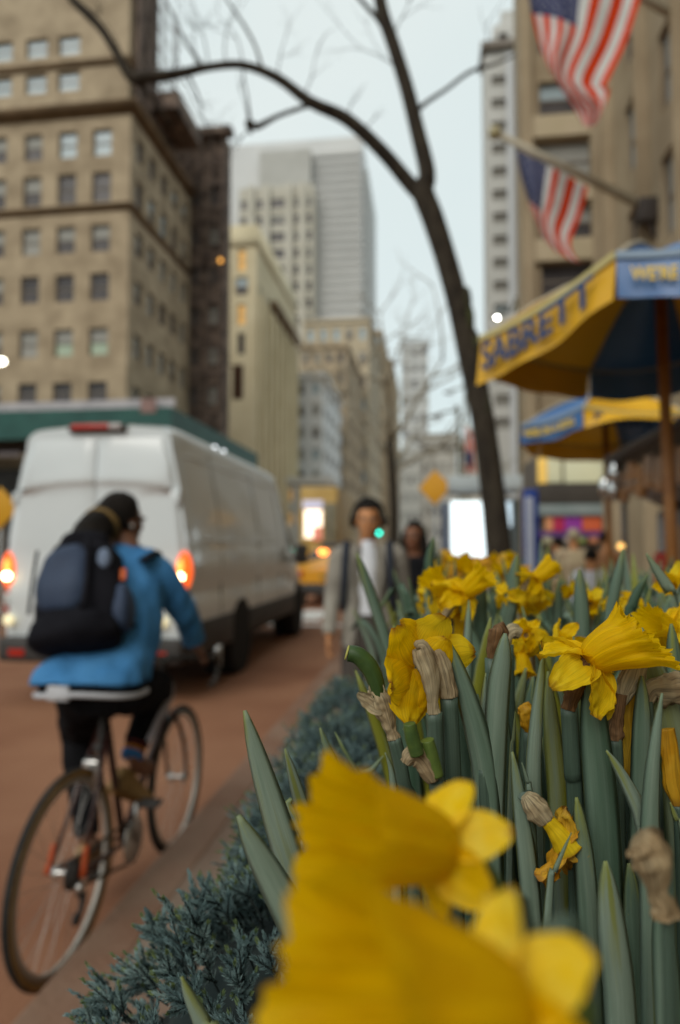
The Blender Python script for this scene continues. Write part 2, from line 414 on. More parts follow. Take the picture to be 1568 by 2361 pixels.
# --- dark scaffolded building
b2 = thing('scaffolded_building', 'dark brown building wrapped in scaffold netting, between the tan corner building and the yellow one', 'building', (-18, 53.8, 0))
x0, x1 = xat(418, 53.8), xat(513, 53.8); ztop = zat(278, 53.8)
sw = []; fw = [(x0 + .9 + (i % 2) * 1.55, 4 + (i // 2) * 3.4, .9, 1.5, R.choice(('dark', 'dark', 'grey'))) for i in range(18)]
block(b2, x0 - 8, x1, 53.8, 55.2, 0, ztop, M_NET, fw, sw)
mb = MB()
for k in range(17): mb.span((x0 - 3, 53.4, 2 + k * 2), (x1 + .3, 53.4, 2 + k * 2), .08, .08); 
for k in range(4): mb.span((x0 + .3 + k * 1.03, 53.4, 0), (x0 + .3 + k * 1.03, 53.4, ztop + 1), .08, .08, up=V((0, 1, 0)))
mb.build('scaffold', mat('scaffold steel', (.16, .12, .10), rough=.7), b2)
mb = MB(); mb.box((x0 + 1.5, 53.6, ztop + .3), (5.2, 1, .6)); mb.build('parapet', M_NET, b2)
mb = MB(); mb.ell((xat(500, 53), 53.2, zat(573, 53.2)), (.16, .16, .16), 10, 6); mb.build('work_lamp', mat('work lamp', (1, .5, .1), emis=(1, .45, .08), estr=1.5), b2)

# --- narrow yellow stone building
b4 = thing('stone_building', 'narrow pale yellow stone building with one column of small front windows', 'building', (-20, 73.6, 0))
Y4 = 73.6; X4 = xat(587, Y4); z4 = zat(490, Y4)
fw = [(xat(552, Y4), zat(py, Y4), w * Y4 / 1568, h * Y4 / 1568, k) for py, w, h, k in ((575, 20, 52, 'lit'), (637, 32, 44, 'skyd'), (705, 20, 50, 'lit'), (775, 18, 52, 'dark'))]
sw = []
for j in range(10):
    for i in range(7): sw.append((Y4 + 2 + i * 3., 5 + j * 2.9, 1.1, 1.9, R.choice(('blind', 'dark', 'grey', 'skyd'))))
block(b4, X4 - 8, X4, Y4, 96, 0, z4 - 2.5, M_YEL, fw, sw)
cornice(b4, X4 - 8, X4, Y4, 96, z4 - 2.7, [(.02, 0), (.25, .4), (.3, .9), (.1, 1.4), (.1, 2.6)], M_YEL, 'parapet')
mb = MB()
mb.prism([(X4 + .01, 80, z4 - 7.6), (X4 + .9, 80, z4 - 7.2), (X4 + .9, 80, z4 - 6.6), (X4 + .01, 80, z4 - 6.6)], (0, 16, 0)); mb.build('cornice', M_TAND, b4)
for k in range(8):
    mb = MB(); mb.span((X4 + .25, 75 + k * 3, 0), (X4 + .25, 75 + k * 3, z4 - 8), .5, .7, up=V((0, 1, 0))); mb.build('pilaster', M_YEL, b4)
# hanging brown banner sign at its foot
s = thing('banner_sign', 'dark brown banner sign hanging at the foot of the yellow building', 'sign', at(548, 925, 66))
mb = MB(); a = at(537, 842, 66); b = at(560, 920, 66); mb.box((a + b) / 2, (b.x - a.x, .25, a.z - b.z)); mb.build('board', mat('brown board', (.11, .045, .02), (.07, .035, .02), 3), s)
mb = MB(); mb.span((a.x - 2.3, 66, a.z - .1), (b.x, 66, a.z - .1), .12, .12); mb.build('bracket', M_NET, s)

# --- far grey tower
b3 = thing('office_tower', 'tall grey office tower with stone ribs and banded glass, rising behind the yellow building', 'tower', (-40, 200, 0))
Y3 = 200.; f3 = Y3 / 1568
xa, xb, xc, xd = xat(500, Y3), xat(545, Y3), xat(722, Y3), xat(836, Y3)
zt, zt2 = zat(300, Y3), zat(283, Y3)
mb = MB(); mb.box(((xa + xd) / 2, Y3 + 20, zt / 2), (xd - xa, 40, zt)); mb.build('glass_body', M_GLASSB, b3)
mb = MB(); mb.box(((xat(445, Y3) + xat(640, Y3)) / 2, Y3 + 25, zt2 / 2), (xat(640, Y3) - xat(445, Y3), 40, zt2)); mb.build('rear_block', mat('tan grey stone', (.33, .30, .25), (.40, .36, .30), .1, .85), b3)
mb = MB(); mb.box((xat(841, Y3), Y3 + 20, zt / 2 - 4), (1.6, 30, zt - 8)); mb.build('corner_fin', M_BAND, b3)
for k in range(44):
    mb = MB(); mb.box((xc + (xd - xc) / 2, Y3 - .35, 8 + k * 2.65), (xd - xc, .8, 1.25)); mb.build('spandrel', mat('banded spandrel', (.48, .47, .45), (.54, .53, .51), .08, .6), b3)
zs = zat(430, Y3)
fw = []
for j in range(12):
    for i, (px, w) in enumerate(((556, 15), (594, 16), (637, 44), (683, 16), (710, 14))):
        py = 445 + j * 40
        if i == 0 and j > 3: continue
        fw.append((xat(px, Y3 - 6), zat(py, Y3 - 6), w * f3, 22 * f3, R.choice(('dark', 'dark', 'blind'))))
M_TWR = mat('beige tower stone', (.44, .41, .34), (.51, .48, .41), .2, .85)
block(b3, xat(545, Y3 - 6), xat(722, Y3 - 6), Y3 - 6, Y3 - .5, 0, zs, M_TWR, fw, (), name='stone_wall')
for px in (575, 612, 664, 697):
    mb = MB(); mb.box((xat(px, Y3 - 6), Y3 - 6.7, zs / 2), (2.0, 1.4, zs)); mb.build('rib', M_TWR, b3)
mb = MB(); mb.box(((xat(600, Y3) + xat(720, Y3)) / 2, Y3 - 2, (zs + zat(340, Y3)) / 2), (xat(720, Y3) - xat(600, Y3), 5, zat(340, Y3) - zs)); mb.build('crown_block', mat('grey crown stone', (.40, .39, .36), (.45, .44, .41), .2, .8), b3)

# --- further street wall on the left
def plain_building(name, label, px0, px1, Y, y2, top, m, nrow, ncol, scol, kinds, base=0., g='office buildings further down the avenue', side=1, rowpx=34, wk=.5):
    x0, x1 = xat(px0, Y), xat(px1, Y); z1 = zat(top, Y); root = thing(name, label, 'building', ((x0 + x1) / 2, Y, 0), g)
    fw, sw = [], []; dz = (z1 - 4) / nrow
    for j in range(nrow):
        for i in range(ncol): fw.append((x0 + (i + .5) * (x1 - x0) / ncol, 4 + (j + .5) * dz, (x1 - x0) / ncol * wk, dz * .5, R.choice(kinds)))
        for i in range(scol): sw.append((Y + (i + .5) * (y2 - Y) / scol, 4 + (j + .5) * dz, (y2 - Y) / scol * wk, dz * .5, R.choice(kinds)))
    block(root, x0, x1, Y, y2, 0, z1, m, fw, sw, side)
    mb = MB(); mb.box(((x0 + x1) / 2, (Y + y2) / 2, z1 + .4), (x1 - x0 + .8, y2 - Y + .8, .8)); mb.build('parapet', m, root)
    return root
plain_building('glass_building', 'blue grey banded office block just past the yellow building', 640, 745, 98, 118, 862, M_GLASSB, 7, 3, 4, ('grey', 'dark', 'sky', 'blind'))
plain_building('stone_building', 'tan stone block with a stepped shoulder behind the banded glass block', 690, 800, 122, 150, 792, M_TAN, 9, 4, 5, ('blind', 'grey', 'dark'))
plain_building('stone_building', 'wide pale stone block at the foot of the grey tower', 700, 852, 152, 190, 735, mat('buff stone', (.40, .33, .23), (.47, .4, .29), .2, .85), 9, 5, 4, ('blind', 'grey', 'sky', 'dark'))
plain_building('stone_building', 'slim tan tower with a dark cap right of the tower foot', 845, 882, 212, 250, 762, mat('warm stone', (.4, .29, .17), (.47, .35, .22), .3, .85), 14, 2, 5, ('sky', 'dark', 'blind'))
plain_building('stone_building', 'far tan block beside the bright gap at the end of the avenue', 880, 905, 255, 320, 830, mat('warm stone', (.4, .3, .2)), 12, 1, 6, ('sky', 'blind'))
plain_building('grey_tower', 'hazy grey tower closing the end of the avenue', 928, 990, 400, 420, 788, mat('haze tinted grey stone', (.46, .46, .45), (.52, .52, .5), .1, .85), 12, 3, 1, ('grey', 'blind', 'dark'))  # distance haze put into the pale stone colour
plain_building('stone_building', 'low hazy block in front of the far grey tower', 905, 1010, 360, 390, 1040, mat('haze tinted buff stone', (.44, .42, .38), (.5, .48, .43), .1, .85), 5, 6, 1, ('grey', 'blind'))  # this buff stone is paled to carry the distance haze
plain_building('stone_building', 'low grey blue roofed block beside the trunk of the bare tree', 970, 1055, 240, 260, 1005, mat('haze tinted buff stone', (.44, .42, .38)), 5, 5, 1, ('grey', 'blind'), side=-1)
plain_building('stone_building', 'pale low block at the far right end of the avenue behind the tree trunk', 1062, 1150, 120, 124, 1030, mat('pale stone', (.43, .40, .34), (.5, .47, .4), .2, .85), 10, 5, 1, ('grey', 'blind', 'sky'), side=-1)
# street level block in the far left row
plain_building('shop_building', 'low pale shop front under the glass block at street level', 655, 760, 90, 97, 1110, M_GREY, 2, 4, 1, ('grey', 'sky', 'lit'), g='shop fronts')

# --- right hand side: stepped grey tower, protruding tan block, near tan facade
Y6 = 52.; b6 = thing('grey_building', 'stepped grey tower with pale pilasters on the right, behind the flags', 'tower', (6, Y6, 0))
x0, x1 = xat(1130, Y6), xat(1300, Y6)
fw = [(xat(1166, Y6), zat(200 + j * 52, Y6), 38 * Y6 / 1568, 26 * Y6 / 1568, R.choice(('grey', 'sky', 'grey'))) for j in range(16)]
block(b6, x0, x1, Y6, Y6 + 2.5, 0, zat(128, Y6), M_GREY, fw, (), side=-1)
block(b6, xat(1152, Y6 + .5), x1, Y6 + .5, Y6 + 2.5, zat(128, Y6), zat(62, Y6), M_GREY, [(xat(1178, Y6), zat(95, Y6), .8, 1, 'dark')], (), side=-1, name='upper_wall')
block(b6, xat(1172, Y6 + 1), x1, Y6 + 1, Y6 + 2.5, zat(62, Y6), zat(20, Y6), M_GREY, (), (), side=-1, name='upper_wall')
for px in (1189, 1206):
    mb = MB(); mb.span((xat(px, Y6 - .3), Y6 - .3, 0), (xat(px, Y6 - .3), Y6 - .3, zat(150, Y6)), .45, .6, up=V((0, 1, 0))); mb.build('pilaster', mat('pale pilaster', (.56, .57, .58), rough=.7), b6)
mb = MB(); mb.box(((x0 + x1) / 2, Y6 + 1, zat(124, Y6)), (x1 - x0 + .5, 3, .5)); mb.build('cornice', M_FRAME, b6)

M_TAN2 = mat('tan brick', (.31, .24, .155), (.40, .32, .215), .4, .85, bump=.2, bscale=8)
Y7 = 31.; b7 = thing('brick_building', 'tan block with wide windows standing forward behind the two flags', 'building', (6, Y7, 0))
x0, x1 = xat(1216, Y7), 8.4
s7 = Y7 / 1568
fw = [(xat(1322, Y7), zat(250, Y7), 118 * s7, 82 * s7, 'skyd'), (xat(1322, Y7), zat(392, Y7), 130 * s7, 92 * s7, 'grey'), (xat(1322, Y7), zat(530, Y7), 120 * s7, 80 * s7, 'blind'), (xat(1322, Y7), zat(660, Y7), 120 * s7, 80 * s7, 'dark'), (xat(1322, Y7), zat(800, Y7), 120 * s7, 80 * s7, 'blind'), (xat(1322, Y7), zat(110, Y7), 118 * s7, 80 * s7, 'skyd')]
fw += [(xat(1315, Y7), zat(1085, Y7), 150 * s7, 44 * s7, 'grey')]
block(b7, x0, x1, Y7, 33, 0, 46, M_TAN2, fw, (), side=-1)
for px, w in ((1228, 18), (1394, 22)):
    mb = MB(); mb.span((xat(px, Y7 - .2), Y7 - .2, 0), (xat(px, Y7 - .2), Y7 - .2, 46), .5, w * s7, up=V((0, 1, 0))); mb.build('pier', M_TAN2, b7)
for py in (318, 462, 596): 
    mb = MB(); mb.box((xat(1312, Y7 - .1), Y7 - .1, zat(py, Y7)), (3.0, .3, 1.)); mb.build('spandrel', mat('pale tan stone', (.46, .38, .25), (.52, .43, .3), .5, .85), b7)

b8 = thing('brick_building', 'near tan facade with tall narrow windows and piers at the right edge', 'building', (8, 20, 0))
sw = []
for Yc, w in ((27.2, 1.6), (23.2, 1.6), (19.6, 1.5), (16.2, 1.4)):
    for j in range(7): sw.append((Yc, 9 + j * 4.4, w, 2.9, R.choice(('skyd', 'dark', 'sky', 'grey'))))
block(b8, 8., 22, -34, 30.8, 0, 44, M_TAN2, (), sw, side=-1, depth=.2)  # unseen stretch behind the lens added to darken the right side
for Yc in (29.8, 25.2, 21.4, 17.9, 14.4):
    mb = MB(); mb.span((7.97, Yc, 0), (7.97, Yc, 44), .12, .9, up=V((1, 0, 0))); mb.build('pier', M_TAN2, b8)

# --- sidewalk shed in front of the tan corner building
sh = thing('sidewalk_shed', 'green boarded sidewalk shed round the foot of the tan corner building', 'shed', (-20, 36, 0))
XS = xat(392, 36); zt = zat(922, 36); zb = zat(992, 36)
M_GRN = mat('green plywood', (.018, .07, .062), (.025, .095, .082), .8, .6)
M_GRN2 = M_GRN
mb = MB(); mb.box((XS - 16, 36, (zt + zb) / 2), (32, .2, zt - zb)); mb.box((XS - .1, 45.6, (zt + zb) / 2), (.2, 19, zt - zb)); mb.build('parapet_board', M_GRN, sh)
mb = MB(); mb.box((XS - 16, 39, zb + .1), (31.6, 5.6, .15)); mb.box((XS - 2.7, 48, zb + .1), (5, 14, .15)); mb.build('deck', mat('dark deck timber', (.05, .04, .03)), sh)
mb = MB(); mb.box((XS - 17, 36.4, zt + .35), (34, .12, .5)); mb.build('rail_sheet', mat('pale lilac sheeting', (.45, .43, .45), (.33, .32, .34), 1.5, .7), sh)
for k in range(9):
    mb = MB(); mb.span((XS - .4 - k * 3.6, 36.3, .12), (XS - .4 - k * 3.6, 36.3, zb), .14, .14, up=V((0, 1, 0))); mb.build('post', M_FRAME, sh)
for k in range(5):
    mb = MB(); mb.span((XS - .4, 39.5 + k * 3.6, .12), (XS - .4, 39.5 + k * 3.6, zb), .14, .14, up=V((0, 1, 0))); mb.build('post', M_FRAME, sh)
mb = MB(); c = at(342, 935, 35.85); mb.box((c.x, 35.87, c.z), (.9, .06, .8)); mb.build('notice', mat('notice', (.2, .12, .11), (.28, .18, .16), 4), sh)
# shop fronts under it
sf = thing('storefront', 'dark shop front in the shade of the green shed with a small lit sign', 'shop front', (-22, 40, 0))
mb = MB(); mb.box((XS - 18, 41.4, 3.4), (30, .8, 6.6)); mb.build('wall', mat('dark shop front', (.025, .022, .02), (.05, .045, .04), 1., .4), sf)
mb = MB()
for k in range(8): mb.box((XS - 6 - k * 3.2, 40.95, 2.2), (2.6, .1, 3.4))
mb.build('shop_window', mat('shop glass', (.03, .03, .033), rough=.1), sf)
mb = MB(); c = at(20, 1030, 40.8); mb.box(c, (1.5, .15, 1.2)); mb.build('sign_panel', mat('grey shop sign', (.3, .28, .28), (.16, .13, .13), 6, emis=(.5, .45, .45), estr=.12), sf)
# bright lamp at the left edge
lp = thing('street_lamp', 'lit street lamp at the left edge in front of the tan building', 'street lamp', (xat(-9, 34), 34, 0))
mb = MB(); x = xat(-9, 34); z = zat(795, 34); mb.tube([(x - 1.6, 34, 0), (x - 1.6, 34, z + .6), (x - 1.2, 34, z + .9), (x, 34, z + .35)], [.09, .07, .05, .04], 8, sub=3); mb.build('pole', M_FRAME, lp)
mb = MB(); mb.ell((x, 34, z), (.22, .22, .16), 12, 8); mb.build('lamp_head', mat('street lamp glow', (1, .95, .8), emis=(1, .95, .75), estr=9), lp)
# ------------------------------------------------------------ bare trees
M_BARK = mat('dark wet bark', (.022, .017, .013), (.05, .04, .028), 14, .9, bump=.8, bscale=40, stretch=(1, 1, .35), spec=.2)
M_MOSS = mat('mossy bark', (.05, .055, .02), (.03, .025, .017), 9, .95, bump=.6)
def twigs(mb, p, d, L, r, depth, rnd, spread=.6, up=.15):
    n = 5; pts = [V(p)]; dd = V(d).normalized()
    for i in range(n):
        dd = (dd + V((rnd.gauss(0, .13), rnd.gauss(0, .13), rnd.gauss(0, .11) + up * .1))).normalized(); pts.append(pts[-1] + dd * L / n)
    mb.tube(pts, [r * (1 - .65 * i / n) for i in range(n + 1)], 5 if r < .012 else 7, sub=1)
    if depth <= 0: return
    for k in range(rnd.choice((2, 3, 3, 4))):
        q = pts[rnd.randint(2, n)]; a = rnd.uniform(0, 2 * PI); s, u, _ = basis(dd)
        nd = (dd + (s * cos(a) + u * sin(a)) * rnd.uniform(.4, 1.1) * spread / .6).normalized()
        twigs(mb, q, nd, L * rnd.uniform(.5, .75), r * .5, depth - 1, rnd, spread, up)
YT = 6.5
def tp(pts, w, dy=None):
    P = [at(x, y, YT + (dy[i] if dy else 0)) for i, (x, y) in enumerate(pts)]
    return P, [k / 2 * YT / 1568 for k in w]
tr = thing('street_tree', 'bare dark tree leaning left and forking over the avenue, behind the daffodils', 'tree', (at(1165, 1600, YT).x, YT, .1))
mb = MB()
P, rr = tp([(1178, 1640), (1166, 1440), (1152, 1290), (1138, 1150), (1112, 960), (1082, 820), (1056, 700), (1026, 590), (997, 500), (975, 440), (985, 400), (962, 300), (937, 200), (906, 100), (880, 20), (868, -70), (850, -200)],
           [92, 66, 60, 56, 53, 52, 50, 50, 52, 52, 40, 36, 34, 32, 31, 28, 24])
mb.tube(P, rr, 14, sub=4)
rnd = random.Random(5)
mb.build('trunk', M_BARK, tr)
mb = MB()
P, rr = tp([(990, 470), (945, 424), (882, 350), (800, 275), (715, 235), (640, 180), (560, 150), (480, 155), (400, 172), (312, 182)], [40, 36, 33, 30, 26, 22, 18, 17, 22, 30], [0, 0, -.1, -.2, -.3, -.35, -.4, -.45, -.5, -.5])
mb.tube(P, rr, 12, sub=4); mb.build('limb', M_BARK, tr)
mb = MB()
P, rr = tp([(330, 183), (300, 175), (268, 120), (235, 68), (205, 35), (160, -10), (110, -90)], [26, 26, 22, 20, 22, 18, 14], [-.5] * 7)
mb.tube(P, rr, 10, sub=4); mb.build('limb', M_BARK, tr)
mb = MB()
P, rr = tp([(722, 238), (690, 250), (640, 268), (592, 292), (574, 284), (578, 308)], [14, 10, 10, 16, 22, 6], [-.3] * 6); mb.tube(P, rr, 8, sub=4)
P, rr = tp([(958, 258), (985, 235), (1030, 205), (1085, 165), (1140, 148), (1190, 125)], [14, 10, 9, 9, 8, 4], [0, .1, .2, .3, .4, .5]); mb.tube(P, rr, 8, sub=4)
P, rr = tp([(905, 95), (870, 42), (845, 15), (815, -20), (770, -70)], [16, 12, 10, 9, 6], [0, .05, .1, .15, .2]); mb.tube(P, rr, 8, sub=4)
P, rr = tp([(606, 165), (590, 110), (565, 62), (540, 25), (505, -30)], [9, 7, 7, 6, 4], [-.35, -.3, -.2, -.1, 0]); mb.tube(P, rr, 6, sub=4)
P, rr = tp([(576, 275), (570, 225), (562, 180), (560, 140)], [7, 5, 4, 3], [-.3] * 4); mb.tube(P, rr, 6, sub=3)
P, rr = tp([(470, 156), (430, 100), (400, 40), (360, -40)], [10, 7, 6, 4], [-.4, -.2, 0, .2]); mb.tube(P, rr, 6, sub=3)
P, rr = tp([(430, 165), (455, 215), (470, 262)], [8, 5, 3], [-.4, -.3, -.2]); mb.tube(P, rr, 6, sub=3)
P, rr = tp([(310, 185), (355, 230), (395, 290)], [14, 8, 4], [-.5, -.4, -.3]); mb.tube(P, rr, 6, sub=3)
mb.build('branch', M_BARK, tr)
mb = MB()
for (x, y, dx, dz, L, dep) in ((560, 145, -.2, 1, .6, 2), (480, 150, -.4, 1, .7, 2), (640, 178, .1, 1, .5, 2), (700, 225, .3, 1, .45, 1), (590, 292, -.5, -.4, .35, 2), (575, 280, -.2, 1, .4, 1), (400, 170, .2, 1, .8, 2), (330, 150, .5, 1, .9, 2), (420, 172, .4, -.8, .5, 2), (380, 178, .7, -.7, .6, 2), (800, 270, .2, 1, .3, 1), (840, 300, .4, .9, .25, 1), (930, 170, -.7, .7, .6, 2), (900, 90, .6, .7, .5, 2), (300, 170, -.6, .7, .7, 2), (1100, 160, .4, .8, .5, 1), (450, 160, .1, 1, .9, 2), (520, 150, -.3, 1, .9, 2)):
    twigs(mb, at(x, y, YT - .3), V((dx, rnd.uniform(-.4, .4), dz)), L, .0075, dep, rnd)
o = mb.build('twigs', M_BARK, tr); o['kind'] = 'stuff'
mb = MB()
for (x, y, sx) in ((1072, 740, .05), (1085, 800, .05), (1112, 940, .04), (1066, 700, .05)):
    c = at(x, y, YT - .02); mb = MB(); mb.ell(c + V((.04, -.02, 0)), (sx, .07, .16), 10, 7); mb.build('moss', M_MOSS, tr)
# distant bare trees along the kerb
def bare_tree(label, px, Y, zc, h, seed, spread=.9, depth=3):
    x = xat(px, Y); t = thing('bare_tree', label, 'tree', (x, Y, .1), 'bare trees down the avenue')
    rnd = random.Random(seed); mb = MB()
    mb.tube([(x, Y, .1), (x + .1, Y, zc * .5), (x - .1, Y, zc)], [h * .022, h * .018, h * .015], 8, sub=3); mb.build('trunk', M_BARK, t)
    mb = MB()
    for k in range(7):
        a = k * 2.4; twigs(mb, (x - .1, Y, zc * (.75 + .25 * (k % 3) / 2)), V((cos(a), sin(a), .8)), h * .36, h * .010, depth, rnd, spread)
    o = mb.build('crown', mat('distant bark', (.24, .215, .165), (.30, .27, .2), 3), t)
bare_tree('bare tree far down the avenue with twigs across the tower foot', 905, 34, 7, 13, 3)

# ------------------------------------------------------------ flags
M_FR = mat('flag red', (.70, .042, .001), (.78, .06, .002), 3, .7, trans=.3); M_FW = mat('flag white', (.72, .73, .72), (.80, .81, .80), 2, .7, trans=.3); M_FB = mat('flag blue', (.055, .065, .15), (.075, .085, .18), 3, .7, trans=.25)
M_POLE = mat('flagpole paint', (.42, .37, .27), (.48, .43, .33), 3, .5)
def flag(label, rows, Y, waves, canton_s, canton_t, pole, group, dys):
    root = thing('flag', label, 'flag', at(pole[0][0], pole[0][1], Y + dys), group)
    nu, nv = 39, 44; mb = MB(); grid = []
    def cr(seq, t):
        n = len(seq) - 1; f = max(0, min(n - 1e-6, t * n)); i = int(f); f -= i
        a, b, c, d = (V(seq[max(0, min(n, i + k))]).to_3d() for k in (-1, 0, 1, 2))
        return (b * 2 + (c - a) * f + (a * 2 - b * 5 + c * 4 - d) * f * f + (b * 3 - a - c * 3 + d) * f ** 3) * .5
    for j in range(nv + 1):
        t = j / nv; row = []
        for i in range(nu + 1):
            s = i / nu
            p = cr([cr(r, s) for r in rows], t)
            dy = waves * (sin(s * 9 + t * 2.2) * .5 + .35 * sin(s * 17 - t * 3)) * (.25 + t) + dys
            q = at(p.x, p.y, Y + dy); row.append(mb.add(q))
        grid.append(row)
    for j in range(nv):
        for i in range(nu):
            s, t = (i + .5) / nu, (j + .5) / nv
            st = int(s * 13)
            m = 2 if (s < canton_s and t < canton_t) else (0 if st % 2 == 0 else 1)
            mb.face((grid[j][i], grid[j][i + 1], grid[j + 1][i + 1], grid[j + 1][i]), m, True)
    # stars
    for a in range(9):
        for b in range(6 if a % 2 == 0 else 5):
            s = canton_s * (.08 + .105 * a); t = canton_t * (.1 + .16 * b + (.08 if a % 2 else 0))
            if t > canton_t * .96: continue
            i, j = int(s * nu), int(t * nv)
            c = (V(mb.v[grid[j][i]]) + V(mb.v[grid[j + 1][i + 1]])) / 2
            ux = (V(mb.v[grid[j][i + 1]]) - V(mb.v[grid[j][i]])).normalized(); uy = (V(mb.v[grid[j + 1][i]]) - V(mb.v[grid[j][i]])).normalized(); nn = ux.cross(uy)
            for sg in (-1, 1):
                pts = [c + nn * sg * .012 + (ux * cos(q) + uy * sin(q)) * (.045 if k % 2 == 0 else .018) for k in range(10) for q in (k * PI / 5,)]
                mb.poly(pts, 1)
    mb.build('cloth', [M_FR, M_FW, M_FB], root)
    a, b = at(pole[0][0], pole[0][1], Y), at(pole[1][0], pole[1][1], Y + .6)
    pr = MB(); d = (b - a); pr.tube([a, a + d * .5, b], [.11, .14, .17], 12); pr.build('pole', M_POLE, root)
    fb = MB(); fb.ell(a - d.normalized() * .2, (.24, .24, .24), 14, 10); fb.build('finial', mat('gilt finial', (.40, .35, .2), rough=.5), root)
    return root, b, d
f2, bk, dd = flag('lower American flag hanging limp from its pale pole beside the tan facade', [[(1188, 342), (1226, 362), (1286, 393), (1356, 432)], [(1202, 410), (1228, 428), (1272, 460), (1338, 500)], [(1228, 490), (1238, 500), (1260, 520), (1316, 560)], [(1262, 560), (1268, 566), (1286, 580), (1332, 600)], [(1302, 590), (1322, 602), (1338, 606), (1354, 610)]], 24, .42, .54, .42, ((1153, 312), (1488, 478)), 'flags on the right hand facade', -.15)
mb = MB(); mb.box(bk + V((.15, 0, -.15)), (.9, .5, .9), bev=.1); mb.tube([bk + V((.1, 0, -.3)), bk + V((.4, .1, -1.1)), bk + V((.55, .2, -.3))], .12, 8, sub=4); mb.build('bracket', mat('dark bracket', (.05, .04, .035), rough=.6), f2)
f1, bk, dd = flag('upper American flag with broad hanging stripes, cut by the top of the frame', [[(1200, -160), (1290, -110), (1390, -55), (1478, -8)], [(1214, -40), (1280, -20), (1372, 20), (1462, 45)], [(1230, 50), (1290, 60), (1352, 90), (1438, 112)], [(1254, 130), (1276, 144), (1318, 170), (1398, 196)], [(1284, 188), (1298, 196), (1330, 210), (1406, 205)], [(1318, 240), (1350, 245), (1372, 250), (1396, 238)], [(1346, 288), (1356, 292), (1366, 292), (1378, 280)]], 21, .40, .54, .30, ((1180, -172), (1600, 58)), 'flags on the right hand facade', -.15)

# ------------------------------------------------------------ vendor umbrellas
M_UY = mat('yellow vinyl', (.70, .37, .005), (.78, .43, .008), 2, .45, trans=.03, spec=.5)
M_UB = mat('blue vinyl', (.022, .105, .30), (.035, .145, .36), 2, .4, trans=.01, spec=.6)
M_LB = mat('lettering blue', (.02, .06, .17), rough=.6); M_LY = mat('lettering yellow', (.75, .52, .06), rough=.6)
M_WOOD = mat('orange varnished wood', (.22, .085, .022), (.28, .12, .034), 10, .45)
def umbrella(label, ctr, ring, zr, za, vh, colors, texts, pole_to, lift=None, vhs=None):
    n = len(ring); root = thing('vendor_umbrella', label, 'umbrella', (pole_to[0], pole_to[1], .12), 'vendor umbrellas over the carts')
    ctr = V((ctr[0], ctr[1], za)); ring = [V((p[0], p[1], zr)) for p in ring]; lift = lift or {}
    for k in range(n):
        a, b = ring[k], ring[(k + 1) % n]; m = (M_UY, M_UB)[colors[k]]
        mb = MB(); N = 10; rows = []
        for j in range(N + 1):
            t = j / N; row = []
            for i in range(N + 1):
                s = i / N; p = ctr.lerp(a.lerp(b, s), t); p.z += .035 * sin(PI * t) - .05 * sin(PI * s) * t * (1 - t) * 4 + (-.035 * sin(PI * s) * t); row.append(mb.add(p))
            rows.append(row)
        for j in range(N):
            for i in range(N): mb.face((rows[j][i], rows[j][i + 1], rows[j + 1][i + 1], rows[j + 1][i]), 0, True)
        mb.build('canopy_panel', m, root)
        # valance with a gentle wave, hanging from the rim
        va, vb = vhs.get(k, (vh, vh)) if vhs else (vh, vh); out = ((a + b) / 2 - ctr); out.z = 0; out.normalize(); U = (b - a)
        vm = MB(); M2 = 16; rw = []
        for j in range(5):
            row = []
            for i in range(M2 + 1):
                s = i / M2; p = a.lerp(b, s) - V((0, 0, .035 * sin(PI * s)))
                f = j / 4; lf = lift.get(k, 0) * sin(PI * s)
                p = p + V((0, 0, -(va + (vb - va) * s) * f)) + out * (.012 * sin(s * 14 + k) * f + .02 * f + lf * f * .35) + V((0, 0, lf * f * .2 + .006 * sin(s * 11 + k) * f)); row.append(vm.add(p))
            rw.append(row)
        for j in range(4):
            for i in range(M2): vm.face((rw[j][i], rw[j][i + 1], rw[j + 1][i + 1], rw[j + 1][i]), 0, True)
        val = vm.build('valance', m, root)
        hm = MB()
        for i in range(M2): hm.span(vm.v[rw[0][i]], vm.v[rw[0][i + 1]], .028, .03)
        hm.build('rim_piping', mat('pale piping', (.55, .47, .2), rough=.5) if colors[k] == 0 else mat('pale blue piping', (.24, .32, .42), rough=.5), val)
        if texts[k]:
            txt, tm, size, bold = texts[k]; tx = text_mesh(txt, size, bold)
            xs = [v.co.x for v in tx.vertices]; w = max(xs) - min(xs); L = U.length
            x_dir = U if U.cross(V((0, 0, 1))).dot(out) > 0 else -U
            fl = x_dir.dot(U) < 0; Mx = frame((a + b) / 2 + out * .045, x_dir, (0, 0, 1))
            sx = L * .84 / w
            tb = MB()
            for v in tx.vertices:
                q = V((v.co.x * sx, v.co.y, v.co.z)); s = q.x / L + .5; s = 1 - s if fl else s; hh = va + (vb - va) * s; q.y = q.y * hh / vh - hh * .52 - .035 * sin(PI * s); tb.v.append(tuple(Mx @ q))
            for p in tx.polygons: tb.face(list(p.vertices), 0)
            tb.build('lettering', tm, val)
    for k in range(n):
        mb = MB(); mb.tube([ctr - V((0, 0, .05)), ctr.lerp(ring[k], .5) + V((0, 0, .05)), ring[k] + V((0, 0, .0))], .012, 6, sub=3); mb.build('rib', M_POLE, root)
    mb = MB(); mb.tube([V(pole_to) , ctr + V((0, 0, -.01))], [.03, .028], 12); mb.build('pole', M_WOOD, root)
    return root
A = V((xat(1436, 2.8), 2.8, 0)); B = V((xat(1114, 3.84), 3.84, 0)); C0 = V((1.185, 3.62, 0)); D = V((xat(1368, 4.62), 4.62, 0))
ring = [A, B, D, 2 * C0 - A, 2 * C0 - B, 2 * C0 - D]
